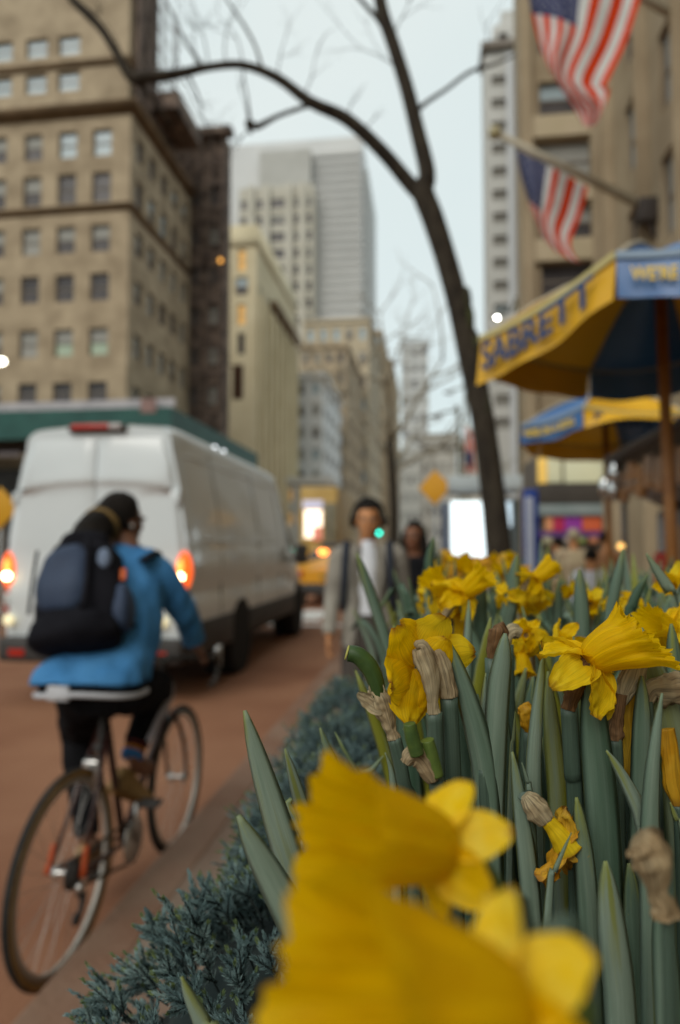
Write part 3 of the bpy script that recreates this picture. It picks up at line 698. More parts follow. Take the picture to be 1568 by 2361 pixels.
umbrella('large yellow and blue hot dog umbrella on an orange pole at the right edge', C0, ring, zat(612, 2.8), zat(612, 2.8) + .36, .185, (0, 0, 1, 0, 0, 1),
         (('SABRETT', M_LB, .155, .003), ('SABRETT', M_LB, .155, .003), None, ('SABRETT', M_LB, .155, .003), ('SABRETT', M_LB, .155, .003), ("WE'RE ON A ROLL", M_LY, .075, .002)), (1.245, 3.66, .12), vhs={0: (.185, .262), 1: (.2, .18), 5: (.18, .18)})
Y2 = 5.6
A2 = V((xat(1352, Y2), Y2, 0)); B2 = V((xat(1208, Y2 + .75), Y2 + .75, 0)); C2 = V((xat(1400, 6.6), 6.6, 0)); D2 = V((xat(1250, 7.3), 7.3, 0))
ring2 = [A2, B2, D2, 2 * C2 - A2, 2 * C2 - B2, 2 * C2 - D2]
umbrella('smaller blue and yellow vendor umbrella behind the large one', C2, ring2, zat(948, Y2), zat(948, Y2) + .36, .17, (1, 0, 0, 1, 0, 0),
         (("WE'RE ON A ROLL", M_LY, .085, .003), None, None, None, None, ('SABRETT', M_LB, .13, .004)), (C2.x + .05, C2.y, .12), {5: .5})

# ------------------------------------------------------------ food cart under the umbrella
M_STEEL = mat('brushed steel', (.38, .37, .36), (.46, .45, .44), 4, .25, metal=.9)
M_DKC = mat('dark cart panel', (.035, .026, .022), (.06, .045, .036), 2, .5)
ct = thing('food_cart', 'dark steel food cart with raised lids under the large umbrella', 'cart', (1.9, 4.4, .12))
mb = MB(); mb.box((1.98, 4.4, .62), (1.15, 1.9, .78), bev=.03); mb.build('body', M_DKC, ct)
mb = MB(); mb.box((1.98, 4.4, 1.04), (1.25, 2.0, .05), bev=.015); mb.build('counter', M_STEEL, ct)
for x in (1.5, 2.46):
    for y in (3.6, 5.2):
        mb = MB(); mb.lathe((x - .03, y, .29), (1, 0, 0), [(0, .1), (.01, .17), (.06, .17), (.07, .1)], 18); mb.build('wheel', mat('cart tyre', (.02, .02, .02), rough=.8), ct)
for x in (1.44, 2.5):
    for y in (3.5, 5.3):
        mb = MB(); mb.span((x, y, 1.06), (x, y, 2.16), .04, .04, up=V((0, 1, 0))); mb.build('upright', M_STEEL, ct)
mb = MB(); mb.box((1.98, 4.4, 2.18), (1.3, 2.05, .06), bev=.02); mb.build('roof', M_DKC, ct)
for (y, z, t) in ((3.75, 1.78, .55), (4.4, 1.82, .5), (5.0, 1.86, .45)):
    mb = MB(); M = Matrix.Translation(V((1.62, y, z))) @ Matrix.Rotation(t, 4, 'Y'); mb.box(None, (.5, .5, .03), mtx=M, bev=.01); mb.build('lid', M_STEEL, ct)
mb = MB(); mb.box((1.9, 4.4, 1.45), (.5, 1.7, .66), bev=.03); mb.build('warmer_cabinet', mat('dark warmer', (.06, .04, .03), (.11, .07, .045), 3, .35), ct)
for (y, z, c) in ((3.6, 1.36, (.35, .13, .03)), (4.0, 1.30, (.3, .28, .26)), (4.5, 1.5, (.28, .17, .1)), (4.9, 1.33, (.4, .03, .02))):
    mb = MB(); mb.box((1.6, y, z), (.1, .24, .3), bev=.03); mb.build('food_tray', mat('tray %d' % int(y * 10), c, rough=.5), ct)
for (y, z) in ((5.2, 2.06), (5.25, 1.94), (5.5, 1.98)):
    mb = MB(); mb.ell((1.36, y, z), (.05, .05, .09), 12, 8); mb.build('hanging_can', mat('polished can', (.7, .7, .7), rough=.12, metal=1), ct)
mb = MB(); mb.ell((1.36, 5.1, 1.52), (.025, .025, .025), 8, 6); mb.build('lamp', mat('warm cart lamp', (1, .6, .2), emis=(1, .55, .15), estr=1.3), ct)
mb = MB()
for k in range(9): mb.box((1.42, 3.6 + k * .2, 1.98 + .03 * sin(k * 3)), (.05, .15, .22), bev=.02)
o = mb.build('snack_bags', mat('orange snack bags', (.42, .16, .02), (.30, .22, .17), 2.2, .35), ct)

# ------------------------------------------------------------ kiosk, shelter, signs
M_BLUE = mat('sign blue', (.012, .045, .25), (.016, .055, .29), 2, .45)
bs = thing('banner_sign', 'tall narrow blue banner sign with a white vertical strip of lettering', 'sign', (xat(1224, 8), 8, .12))
mb = MB(); c = at(1224, 1225, 8); zt = zat(1131, 8); mb.box((c.x, 8, (zt + .12) / 2 + .3), (.17, .1, zt - .72), bev=.02); mb.build('board', M_BLUE, bs)
mb = MB(); mb.box((c.x, 8, .3), (.1, .08, .4)); mb.build('base', M_FRAME, bs)
mb = MB(); rnd = random.Random(2)
mb.box((c.x - .022, 7.943, (zt - .09 + 1.0) / 2), (.085, .004, zt - .09 - 1.0)); mb.build('lettering', mat('white banner strip', (.42, .47, .6), (.52, .56, .66), 3., .6), bs)

ki = thing('news_kiosk', 'dark kiosk with lit yellow windows above and a purple and red display below', 'kiosk', (xat(1318, 14), 14.8, .12))
s14 = 14 / 1568
def slab(px0, py0, px1, py1, Y, d, m, name, root, bev=.01):
    a, b = at(px0, py0, Y), at(px1, py1, Y); mb = MB(); mb.box(((a.x + b.x) / 2, Y + d / 2, (a.z + b.z) / 2), (b.x - a.x, d, abs(a.z - b.z)), bev=bev); return mb.build(name, m, root)
slab(1236, 1048, 1396, 1420, 14.3, 2., mat('kiosk body', (.10, .085, .07), (.14, .12, .1), 2, .7), 'body', ki)
slab(1240, 1116, 1388, 1160, 14.1, .2, mat('kiosk fascia', (.045, .038, .032), (.07, .06, .05), 2, .6), 'fascia', ki)
slab(1240, 1163, 1390, 1188, 14.05, .25, mat('kiosk awning', (.2, .25, .25), (.26, .3, .3), 3, .6), 'awning', ki)
for a, b in ((1244, 1296), (1302, 1392)): slab(a, 1058, b, 1112, 14.2, .1, mat('pale lit glass', (.45, .45, .33), (.55, .53, .36), 1.2, .4, emis=(.8, .8, .5), estr=.14), 'window', ki)
slab(1240, 1056, 1262, 1114, 14.17, .05, mat('orange lit strip', (.6, .35, .08), (.7, .5, .15), 3, .5, emis=(1, .6, .1), estr=.25), 'lit_panel', ki)
for i, (a, b, e) in enumerate(((1258, 1275, (.5, .22, .1)), (1276, 1302, (.32, .02, .06)), (1303, 1342, (.2, .03, .22)), (1343, 1388, (.42, .08, .03)))): slab(a, 1192, b, 1224, 14.15, .1, mat('display %d' % i, e, rough=.5, emis=e, estr=.25), 'display', ki)
slab(1242, 1226, 1388, 1238, 14.1, .2, mat('violet ledge', (.12, .05, .2), rough=.6), 'ledge', ki)
for j, px in enumerate((1262, 1285, 1312, 1340, 1368)):
    mb = MB(); c = at(px, 1246, 14.1); mb.box(c, (.16, .14, .12), bev=.02); mb.build('stacked_goods', mat('goods %d' % j, ((.5, .48, .3), (.3, .3, .2), (.55, .5, .45), (.25, .3, .1), (.5, .2, .1))[j], rough=.6), ki)

bsb = thing('bus_shelter', 'glass bus shelter with a pale roof and a bright lit panel behind the tree trunk', 'bus shelter', (xat(1110, 13), 13.6, .12))
slab(1036, 1097, 1205, 1126, 13, 1.5, mat('pale shelter roof', (.40, .45, .47), (.47, .52, .54), 1, .5), 'roof', bsb)
slab(1040, 1156, 1120, 1292, 13.1, .14, mat('lit advertising panel', (.8, .88, .9), rough=.4, emis=(.78, .93, 1.), estr=.95), 'lit_panel', bsb)
slab(1036, 1152, 1041, 1420, 13.15, .1, M_STEEL, 'post', bsb); slab(1120, 1126, 1126, 1420, 13.15, .1, M_STEEL, 'post', bsb); slab(1198, 1126, 1203, 1420, 14.2, .1, M_STEEL, 'post', bsb)
slab(1163, 1156, 1180, 1214, 14.2, .08, mat('lit shelter strip', (.7, .8, .85), rough=.4, emis=(.7, .88, 1.), estr=.75), 'lit_panel', bsb)
slab(1126, 1150, 1198, 1400, 14.35, .03, mat('shelter glass', (.16, .18, .18), rough=.15), 'glass', bsb)

ds = thing('diamond_sign', 'orange diamond work sign on a post left of the lit panel', 'sign', (xat(1006, 16), 16, .12))
c = at(1003, 1124, 16); w = 42 * 16 / 1568
mb = MB(); Mx = Matrix.Translation(c) @ Matrix.Rotation(-.42, 4, 'Z') @ Matrix.Rotation(PI / 4, 4, 'Y'); mb.box(None, (w * 1.38, .03, w * 1.38), mtx=Mx, bev=.012); mb.build('board', mat('sign orange', (.52, .24, .012), (.58, .28, .02), 2, .5), ds)
mb = MB(); mb.span((c.x, 16.06, .12), (c.x, 16.06, c.z + .3), .06, .06, up=V((0, 1, 0))); mb.build('post', M_STEEL, ds)
slab(1018, 1158, 1036, 1330, 17, .1, mat('blue grey cabinet', (.1, .13, .2), rough=.6), 'post', ds)

# distant flag beside the trunk
fl = thing('flag', 'small distant flag with red stripes close beside the dark trunk', 'flag', at(1085, 1000, 40))
mb = MB()
for k in range(7):
    a, b = at(1072 + 2 * k, 985 + 2 * k, 40), at(1074 + 3 * k, 1090, 40.2); mb.prism([a, a + V((.14, 0, -.03)), b + V((.12, 0, .0)), b], (0, .03, 0), m=k % 2)
a = at(1080, 1055, 39.9); mb.box(a, (.5, .05, .7), m=2)
mb.build('cloth', [M_FR, M_FW, M_FB], fl)
mb = MB(); a, b = at(1066, 975, 40), at(1110, 1010, 40); mb.tube([a, b], .05, 8); mb.build('pole', M_POLE, fl)

# street lamps and signals
M_SIGG = mat('green signal', (.05, .9, .7), emis=(.0, .75, .55), estr=7); M_SIGR = mat('red signal', (.9, .15, .08), emis=(1, .16, .06), estr=3); M_OLIVE = mat('signal housing', (.09, .075, .03), rough=.6)
def signal(label, px, py, Y, lit, arm):
    c = at(px, py, Y); r = thing('traffic_signal', label, 'traffic light', (c.x + arm, Y, 0), 'traffic signals down the avenue')
    mb = MB(); mb.tube([(c.x + arm, Y + .3, 0), (c.x + arm, Y + .3, c.z + .6), (c.x + arm * .9, Y + .3, c.z + .9), (c.x, Y + .3, c.z + .9)], [.1, .08, .06, .05], 8, sub=3); mb.build('pole', M_OLIVE, r)
    mb = MB(); mb.box((c.x, Y + .18, c.z + .3), (.36, .3, 1.0), bev=.05); mb.build('housing', M_OLIVE, r)
    for k, nm in enumerate(('green', 'amber', 'red')):
        mb = MB(); mb.lathe((c.x, Y + .03, c.z + .32 * k), (0, -1, 0), [(0, .1), (.03, .1), (.06, .05)], 14)
        on = nm == lit; mb.build('lamp', (M_SIGG if nm == 'green' else M_SIGR) if on else mat('unlit lens', (.05, .04, .03), rough=.4), r)
signal('green traffic signal over the taxis, left of the man in grey', 770, 1205, 38, 'green', -1.2)
signal('green traffic signal just above the shoulder of the man in grey', 874, 1229, 44, 'green', .9)
signal('red traffic signal low behind the woman in black', 952, 1244, 60, 'red', 1.2)
def lamp(label, px, py, Y):
    c = at(px, py, Y); r = thing('street_lamp', label, 'street lamp', (c.x + 1.2, Y, .1), 'street lamps down the avenue')
    mb = MB(); mb.tube([(c.x + 1.2, Y, .1), (c.x + 1.2, Y, c.z - .2), (c.x + .9, Y, c.z + .25), (c.x, Y, c.z + .1)], [.12, .09, .06, .05], 8, sub=3); mb.build('pole', M_OLIVE, r)
    mb = MB(); mb.ell((c.x, Y, c.z), (.38, .2, .12), 12, 8); mb.build('lamp_head', mat('lamp housing', (.25, .25, .24), rough=.5), r)
def glow_lamp(label, px, py, Y):
    lamp(label, px, py, Y); c = at(px, py, Y); r = [o for o in col.objects if o.get('label') == label][0]; mb = MB(); mb.ell((c.x, Y, c.z - .1), (.09, .09, .07), 12, 8); mb.build('bulb', mat('lamp glow', (1, 1, .95), emis=(1, 1, .93), estr=34), r)
glow_lamp('lit street lamp showing as a white spot over the rim of the yellow umbrella', 1146, 728, 42)
lamp('street lamp over the right kerb, left of the dark trunk', 1005, 960, 36)
lamp('tall street lamp in the bright gap beside the dark trunk', 1035, 905, 48)

# ------------------------------------------------------------ planter
pl = thing('planter', 'low granite planter holding the daffodils and juniper', 'planter', (.55, 1.1, .12))
PX0, PX1, PY0, PY1, PZ = -.26, 1.9, .02, 2.35, 1.0
mb = MB()
for (a, b, c_, d) in ((PX0, PX0 + .06, PY0, PY1), (PX1 - .06, PX1, PY0, PY1), (PX0 + .06, PX1 - .06, PY0, PY0 + .06), (PX0 + .06, PX1 - .06, PY1 - .06, PY1)):
    mb.box(((a + b) / 2, (c_ + d) / 2, (PZ + .12) / 2), (b - a, d - c_, PZ - .12), bev=.012)
mb.build('wall', mat('grey granite', (.12, .115, .11), (.22, .21, .2), 60, .7, bump=.2), pl)
mb = MB(); N = 40
for j in range(N + 1):
    for i in range(N + 1):
        x = PX0 + .061 + (PX1 - PX0 - .122) * i / N; y = PY0 + .061 + (PY1 - PY0 - .122) * j / N
        mb.add((x, y, PZ - .05 + .02 * noise.noise(V((x * 6, y * 6, 0)))))
for j in range(N):
    for i in range(N): a = j * (N + 1) + i; mb.face((a, a + 1, a + N + 2, a + N + 1), 0, True)
mb.build('soil', mat('dark soil', (.012, .009, .006), (.03, .021, .014), 40, .95, bump=.8), pl)
# ------------------------------------------------------------ white van
M_WHITE = mat('white van paint', (.58, .635, .66), (.64, .69, .71), .9, .24, coat=.5, spec=.5)
M_TRIM = mat('dark grey plastic', (.035, .033, .032), (.05, .047, .045), 5, .6)
M_TYRE = mat('tyre rubber', (.015, .014, .013), (.028, .026, .024), 20, .85)
M_RIM = mat('steel rim', (.30, .30, .30), (.36, .36, .36), 5, .4, metal=.6)
M_TAIL = mat('tail lamp red', (.75, .06, .01), rough=.2, emis=(1, .13, .015), estr=1.0)
M_TAILW = mat('tail lamp bulb', (1, .8, .5), emis=(1, .72, .36), estr=14)
M_REDLENS = mat('brake lens', (.42, .02, .01), rough=.2, coat=.5)
M_CGLASS = mat('vehicle glass', (.03, .035, .04), rough=.08, spec=.6)
VX0, VX1, VY0, VY1 = -4.22, -2.3, 6.35, 12.7
VT = 2.74
van = thing('delivery_van', 'white high roof panel van with lit tail lamps, driving away up the avenue', 'van', ((VX0 + VX1) / 2, (VY0 + VY1) / 2, 0))
cx = (VX0 + VX1) / 2; hw = (VX1 - VX0) / 2
def van_section(Y):
    """half outline (dx from centre, z), bottom to top"""
    u = Y - VY0
    top = VT - .0 * u; w = hw
    if Y > 10.4:
        t = (Y - 10.4) / (VY1 - 10.4)
        top = VT - .08 * t - 1.55 * max(0, (t - .12) / .88) ** 1.25
        w = hw - .12 * max(0, (t - .45) / .55) ** 2
    if u < .25: top -= .05 * (1 - u / .25) ** 2; w -= .015 * (1 - u / .25)
    bot = .42; H_ = top - bot; tum = .17 * min(1, H_ / 1.8)
    pts = [(w - .10, bot), (w - .02, bot + .05)]
    for f, ins in ((.12, .0), (.24, -.005), (.265, .012), (.29, .012), (.33, -.012), (.40, -.016), (.47, -.01), (.485, .006), (.52, .004), (.60, tum * .17), (.72, tum * .42), (.84, tum * .75), (.92, tum)):
        pts.append((w - ins, bot + H_ * f))
    r = .16 * min(1, H_ / 1.5); zc = top - r * .9; xc = w - tum - r
    for k in range(1, 6):
        a = k / 5 * PI / 2; pts.append((xc + r * cos(a), zc + r * .9 * sin(a)))
    pts.append((xc * .5, top + .025)); pts.append((0, top + .035))
    return pts
mb = MB(); ys = [VY0, VY0 + .04, VY0 + .12, VY0 + .3, 7, 7.6, 8.2, 9, 9.8, 10.2, 10.5, 10.7, 10.95, 11.25, 11.55, 11.85, 12.1, 12.3, 12.5, 12.62, VY1]
rings = []
for i, Y in enumerate(ys):
    h = van_section(Y); k = 1.
    if i == 0: h = [(x * .985, z) for x, z in h]
    if i == len(ys) - 1: h = [(x * .96, .42 + (z - .42) * .92) for x, z in h]
    full = [(x, z) for x, z in h] + [(-x, z) for x, z in reversed(h[:-1])]
    rings.append([mb.add((cx + x, Y, z)) for x, z in full])
mb.rings(rings, True); mb.face(rings[0]); mb.face(list(reversed(rings[-1])))
body = mb.build('body', M_WHITE, van)
# rear doors: two proud leaves with a raised upper field
for s in (-1, 1):
    mb = MB()
    def rw(z): 
        h = van_section(VY0); 
        for (x0, z0), (x1, z1) in zip(h, h[1:]):
            if z0 <= z <= z1 and z1 > z0: return x0 + (x1 - x0) * (z - z0) / (z1 - z0)
        return h[-1][0]
    zs = [.62, .7, .95, 1.1, 1.2, 1.5, 1.8, 2.0, 2.1, 2.135, 2.15, 2.19, 2.25, 2.35, 2.5, 2.6]
    out = [.02, .035, .04, .05, .03, .034, .034, .034, .036, .04, .055, .06, .052, .04, .02, .0]
    rr = []
    for z, o in zip(zs, out):
        W = rw(z) - .05 - (.03 if z > 2.45 else 0); row = []
        for f in (0, .02, .2, .5, .8, .93, .985, 1):
            e = o if 0 < f < 1 else (o - .010 if f == 0 else -.005)
            if z in (2.135, 2.15, 2.19) and f > .85: e = min(e, .036)
            row.append(mb.add((cx + s * (.004 + f * (W - .004)), VY0 - e, z - (.05 * f * f if 2.1 < z < 2.3 else 0))))
        rr.append(row if s < 0 else list(reversed(row)))
    mb.rings(list(reversed(rr)), False)
    d = mb.build('rear_door', M_WHITE, van)
    for z in (1.0, 2.0):
        mb = MB(); mb.box((cx + s * (rw(z) - .035), VY0 - .03, z), (.05, .06, .13), bev=.015); mb.build('hinge', M_WHITE, d)
mb = MB(); mb.box((cx + .12, VY0 - .06, 1.15), (.16, .05, .07), bev=.015); mb.build('handle', M_TRIM, van)
mb = MB(); mb.box((cx, VY0 + .02, 2.695), (.60, .16, .085), bev=.03); mb.build('lamp_housing', M_TRIM, van)
mb = MB(); mb.box((cx - .06, VY0 - .055, 2.708), (.40, .05, .06), bev=.02); mb.build('brake_light', M_REDLENS, van)
mb = MB(); mb.box((cx + .2, VY0 - .053, 2.708), (.14, .05, .058), bev=.02); mb.build('cargo_lamp', mat('clear lens', (.5, .45, .45), rough=.2), van)
for s in (-1, 1):
    c = V((cx + s * (hw - .055), VY0 + .0, 1.29)); mb = MB(); mb.ell(c, (.078, .09, .19), 16, 12); tl = mb.build('tail_light', M_TAIL, van)
    mb = MB(); mb.ell(c + V((-.012 * s, -.075, -.055)), (.040, .03, .040), 12, 8); mb.build('bulb', M_TAILW, tl)
    mb = MB(); mb.ell(c + V((-.01 * s, -.068, .03)), (.035, .03, .08), 12, 8); mb.build('bulb', mat('tail lamp glow', (1, .4, .1), emis=(1, .32, .05), estr=1.6), tl)
    mb = MB(); mb.box((c.x + s * .02, VY0 + .0, .98), (.06, .05, .22), bev=.015); mb.build('reflector', M_REDLENS, tl)
mb = MB(); mb.box((cx, VY0 - .02, .52), (2 * hw - .04, .26, .24), bev=.05); bm = mb.build('bumper', M_TRIM, van)
for s in (-1, 1):
    mb = MB(); mb.box((cx + s * .72, VY0 - .155, .5), (.16, .02, .06)); mb.build('reflector', M_REDLENS, bm)
mb = MB(); mb.box((cx + .50, VY0 - .085, .79), (.34, .02, .17), bev=.008); p = mb.build('licence_plate', mat('amber plate', (.34, .18, .025), (.42, .24, .05), 5, .5), van)
mb = MB()
for k in range(6): mb.box((cx + .38 + k * .05, VY0 - .099, .785), (.022, .006, .07))
mb.build('plate_marks', mat('plate ink', (.05, .04, .05)), p)
for (dx, z) in ((.72, .80), (-.86, .8)):
    mb = MB(); mb.ell((cx + dx, VY0 - .08, z), (.055, .03, .055), 12, 8); mb.build('reversing_lamp', mat('reversing lamp', (.8, .75, .5), emis=(1, .85, .5), estr=.5), van)
# side trim, arches, wheels
def side_line(s, Y, f0, f1, off=.004):
    h = van_section(Y); z0, z1 = h[0][1], h[-1][1]; out = []
    for i in range(9):
        z = z0 + (z1 - z0) * (f0 + (f1 - f0) * i / 8)
        for (xa, za), (xb, zb) in zip(h, h[1:]):
            if za <= z <= zb and zb > za: out.append(V((cx + s * (xa + (xb - xa) * (z - za) / (zb - za) + off), Y, z))); break
    return out
M_GAP = mat('panel gap', (.10, .11, .115), rough=.8)
for s in (-1, 1):
    for Y in (7.35, 9.05, 10.35, 10.85):
        mb = MB(); L_ = side_line(s, Y, .1, .9, .001); mb.tube(L_, .006, 6); mb.build('panel_gap', M_GAP, van)
    for f in (.5, .86):
        mb = MB(); pts = [side_line(s, Y, f, f + .01, .002)[0] for Y in (6.6, 7.3, 8, 8.7, 9.4, 10.1)]; mb.tube(pts, .012, 6); mb.build('body_crease', M_WHITE, van)
for s in (-1, 1):
    xs = cx + s * (hw + .004)
    mb = MB(); mb.box((xs, 7.1, .60), (.03, 1.4, .34), bev=.012); mb.box((xs, 9.98, .60), (.03, 2.9, .30), bev=.012); mb.box((xs, 12.4, .6), (.03, .4, .3), bev=.012); mb.build('rocker_trim', M_TRIM, van)
    for yw in (8.2, 11.85):
        mb = MB(); mb.lathe((cx + s * (hw - .36), yw, .44), (s, 0, 0), [(0, .47), (.365, .47), (.372, .44)], 28); mb.build('wheel_arch', mat('arch black', (.012, .012, .012), rough=.9), van)
        mb = MB(); mb.lathe((cx + s * (hw - .24), yw, .345), (s, 0, 0), [(0, .26), (.0, .31), (.03, .345), (.19, .345), (.235, .31), (.24, .22)], 32); w = mb.build('wheel', M_TYRE, van)
        mb = MB(); mb.lathe((cx + s * (hw - .05), yw, .345), (s, 0, 0), [(0, .215), (.055, .215), (.06, .19), (.03, .16), (.025, .07), (.055, .06), (.06, .02)], 24); mb.build('rim', M_RIM, w)
    mb = MB(); mb.box((cx + s * (hw + .16), 11.35, 1.42), (.2, .16, .34), bev=.05); mb.span((cx + s * (hw - .1), 11.42, 1.32), (cx + s * (hw + .12), 11.38, 1.36), .05, .06); mb.build('mirror', M_TRIM, van)
    # cab side window following the body side
    mb = MB(); q = []
    for (Y, f0, f1) in ((10.95, .52, .82), (11.3, .54, .86), (11.7, .56, .93)):
        h = van_section(Y); zz = [p[1] for p in h]
        def xz(z):
            for (xa, za), (xb, zb) in zip(h, h[1:]):
                if za <= z <= zb and zb > za: return xa + (xb - xa) * (z - za) / (zb - za)
            return h[-1][0]
        t = zz[-1]; za, zb = .42 + (t - .42) * f0, .42 + (t - .42) * f1
        q.append([mb.add((cx + s * (xz(z) + .008), Y, z)) for z in (za, (za + zb) / 2, zb)])
    mb.rings(q if s > 0 else [list(reversed(r)) for r in q], False); mb.build('side_window', M_CGLASS, van)
    mb = MB(); mb.box((cx + s * (hw + .012), 8.9, 1.42), (.012, 2.3, .035)); mb.box((cx + s * (hw + .014), 9.05, 1.2), (.02, .18, .05), bev=.008); mb.build('door_rail', M_WHITE, van)
mb = MB(); q = []
for Y in (10.95, 11.25, 11.55, 11.85):
    z = van_section(Y)[-1][1]; q.append([mb.add((cx + dx * (hw - .28 - abs(dx) * .0), Y, z + .012 - .03 * abs(dx))) for dx in (-1, -.5, 0, .5, 1)])
mb.rings(q, False); mb.build('windscreen', M_CGLASS, van)
for yy in (8.0, 8.35):
    mb = MB(); mb.ell((VX1 - .30, yy, VT + .0), (.025, .03, .025), 10, 6); mb.build('marker_lamp', mat('clearance lamp', (.9, .95, 1), emis=(.9, .95, 1), estr=2.2), van)
mb = MB(); mb.box((cx, VY0 + 3.2, .36), (hw * 1.5, 5.6, .1)); mb.build('chassis', MATS['arch black'], van)

# ------------------------------------------------------------ yellow taxi
M_TAXI = mat('taxi yellow', (.60, .27, .015), (.66, .31, .02), 1, .3, coat=.5)
def car(root, x, y, mpaint, L=4.6, W=1.82, hgt=1.5):
    prof = [(0, .42, .95), (.08, .3, 1.02), (.5, .28, 1.06), (.95, .28, 1.12), (1.35, .28, 1.44), (1.7, .28, hgt), (2.5, .28, hgt), (2.9, .28, 1.42), (3.35, .28, 1.08), (4.1, .28, .96), (4.5, .3, .84), (4.6, .4, .7)]
    mb = MB(); rings = []
    for u, b, t in prof:
        u = u * L / 4.6; f = 1 if t < 1.1 else 1 - .16 * min(1, (t - 1.08) / .4)
        w = W / 2 * (1 if .1 < u < L - .2 else .93)
        h = [(w * .95, b), (w, b + .12), (w, min(.92, t - .05)), (w * f, t - .06), (w * f * .9, t), (0, t + .02)]
        full = h + [(-a, z) for a, z in reversed(h[:-1])]
        rings.append([mb.add((x + a, y + u, z)) for a, z in full])
    mb.rings(rings, True); mb.face(rings[0]); mb.face(list(reversed(rings[-1]))); mb.build('body', mpaint, root)
    mb = MB(); mb.quad(*(V((x + a, y + u, z)) for a, u, z in ((-.68, 1.0, 1.165), (.68, 1.0, 1.165), (.62, 1.34, 1.455), (-.62, 1.34, 1.455)))); mb.build('rear_window', M_CGLASS, root)
    mb = MB(); mb.quad(*(V((x + a, y + u, z)) for a, u, z in ((-.62, 2.93, 1.435), (.62, 2.93, 1.435), (.7, 3.3, 1.14), (-.7, 3.3, 1.14)))); mb.build('windscreen', M_CGLASS, root)
    for s in (-1, 1):
        mb = MB(); mb.poly([V((x + s * (W / 2 * k + .006), y + u, z)) for k, u, z in ((.985, 1.2, 1.08), (.87, 1.55, 1.4), (.86, 2.7, 1.4), (.985, 3.1, 1.08))]); mb.build('side_window', M_CGLASS, root)
        for u in (.9, 3.7):
            mb = MB(); mb.lathe((x + s * (W / 2 - .2), y + u, .33), (s, 0, 0), [(0, .2), (0, .3), (.03, .33), (.18, .33), (.205, .29), (.21, .2)], 24); w = mb.build('wheel', M_TYRE, root)
            mb = MB(); mb.lathe((x + s * (W / 2 - .02), y + u, .33), (s, 0, 0), [(0, .2), (.03, .2), (.02, .05), (.04, .03)], 16); mb.build('rim', M_RIM, w)
        mb = MB(); mb.box((x + s * .74, y - .0, .86), (.26, .1, .17), bev=.03); mb.build('tail_light', M_REDLENS, root)
    mb = MB(); mb.box((x, y + .02, .46), (W * .96, .2, .3), bev=.06); mb.build('bumper', M_TRIM, root)
    mb = MB(); mb.box((x, y - .035, .8), (.34, .02, .16)); mb.build('licence_plate', MATS['amber plate'], root)
tx = xat(752, 17.5); taxi = thing('taxi', 'yellow taxi cab half hidden between the white van and the man in grey', 'taxi', (tx, 19.8, 0))
car(taxi, tx, 17.5, M_TAXI)
mb = MB(); c = at(745, 1273, 17.4); mb.ell(c, (.13, .06, .07), 12, 8); mb.build('lit_lamp', mat('orange roof lamp', (1, .4, .1), emis=(1, .24, .04), estr=4.5), taxi)
mb = MB(); c2 = V((tx, 19.6, 1.58)); mb.box(c2, (.9, .35, .2), bev=.04); mb.build('roof_sign', mat('roof sign dark', (.05, .05, .05), rough=.5), taxi)
tx2 = xat(790, 33); t2 = thing('taxi', 'second yellow taxi farther ahead, behind the first one', 'taxi', (tx2, 35, 0)); car(t2, tx2, 33, M_TAXI)
# yellow box truck with a lit panel
Yb = 27.; bt = thing('box_truck', 'ochre yellow box truck with a bright lit advert on its back, beyond the taxi', 'truck', (xat(728, Yb), Yb + 3, 0))
sb = Yb / 1568
a, b = at(692, 1140, Yb), at(778, 1330, Yb); mb = MB(); mb.box(((a.x + b.x) / 2, Yb + 3, (a.z + .6) / 2 + .3), (b.x - a.x, 6, a.z - .6), bev=.06); mb.build('body', mat('ochre paint', (.40, .26, .07), (.48, .32, .1), 1, .5), bt)
slab(702, 1176, 742, 1240, Yb - .06, .05, mat('lit advert', (.9, .8, .7), rough=.4, emis=(1, .82, .62), estr=1.3), 'lit_panel', bt)
slab(698, 1154, 744, 1172, Yb - .06, .05, mat('pale advert head', (.45, .45, .55), rough=.4, emis=(.6, .6, .8), estr=.35), 'lit_panel', bt)
slab(722, 1214, 742, 1246, Yb - .09, .03, mat('rose advert', (.6, .2, .15), rough=.4, emis=(.9, .3, .2), estr=.25), 'advert_figure', bt)
slab(746, 1160, 776, 1250, Yb - .05, .04, mat('dim truck glass', (.13, .12, .08), (.2, .18, .12), 3, .3), 'window', bt)
slab(694, 1272, 776, 1300, Yb - .1, .1, M_TRIM, 'bumper', bt)
for s in (-1, 1):
    for u in (1., 4.8):
        mb = MB(); mb.lathe(((a.x + b.x) / 2 + s * .5, Yb + u, .42), (s, 0, 0), [(0, .3), (.02, .42), (.22, .42), (.24, .3)], 20); mb.build('wheel', M_TYRE, bt)
# yellow road sign at the left edge beyond the van
ys_ = thing('diamond_sign', 'yellow diamond sign peeking out at the left edge beside the van', 'sign', (xat(2, 9.5), 9.5, 0))
c = at(0, 1172, 9.5); mb = MB(); Mx = Matrix.Translation(c) @ Matrix.Rotation(PI / 4, 4, 'Y'); mb.box(None, (.46, .03, .46), mtx=Mx, bev=.012); mb.build('board', mat('sign amber', (.55, .28, .012), rough=.5), ys_)
mb = MB(); mb.span((c.x, 9.55, 0), (c.x, 9.55, c.z + .2), .06, .06, up=V((0, 1, 0))); mb.build('post', M_STEEL, ys_)

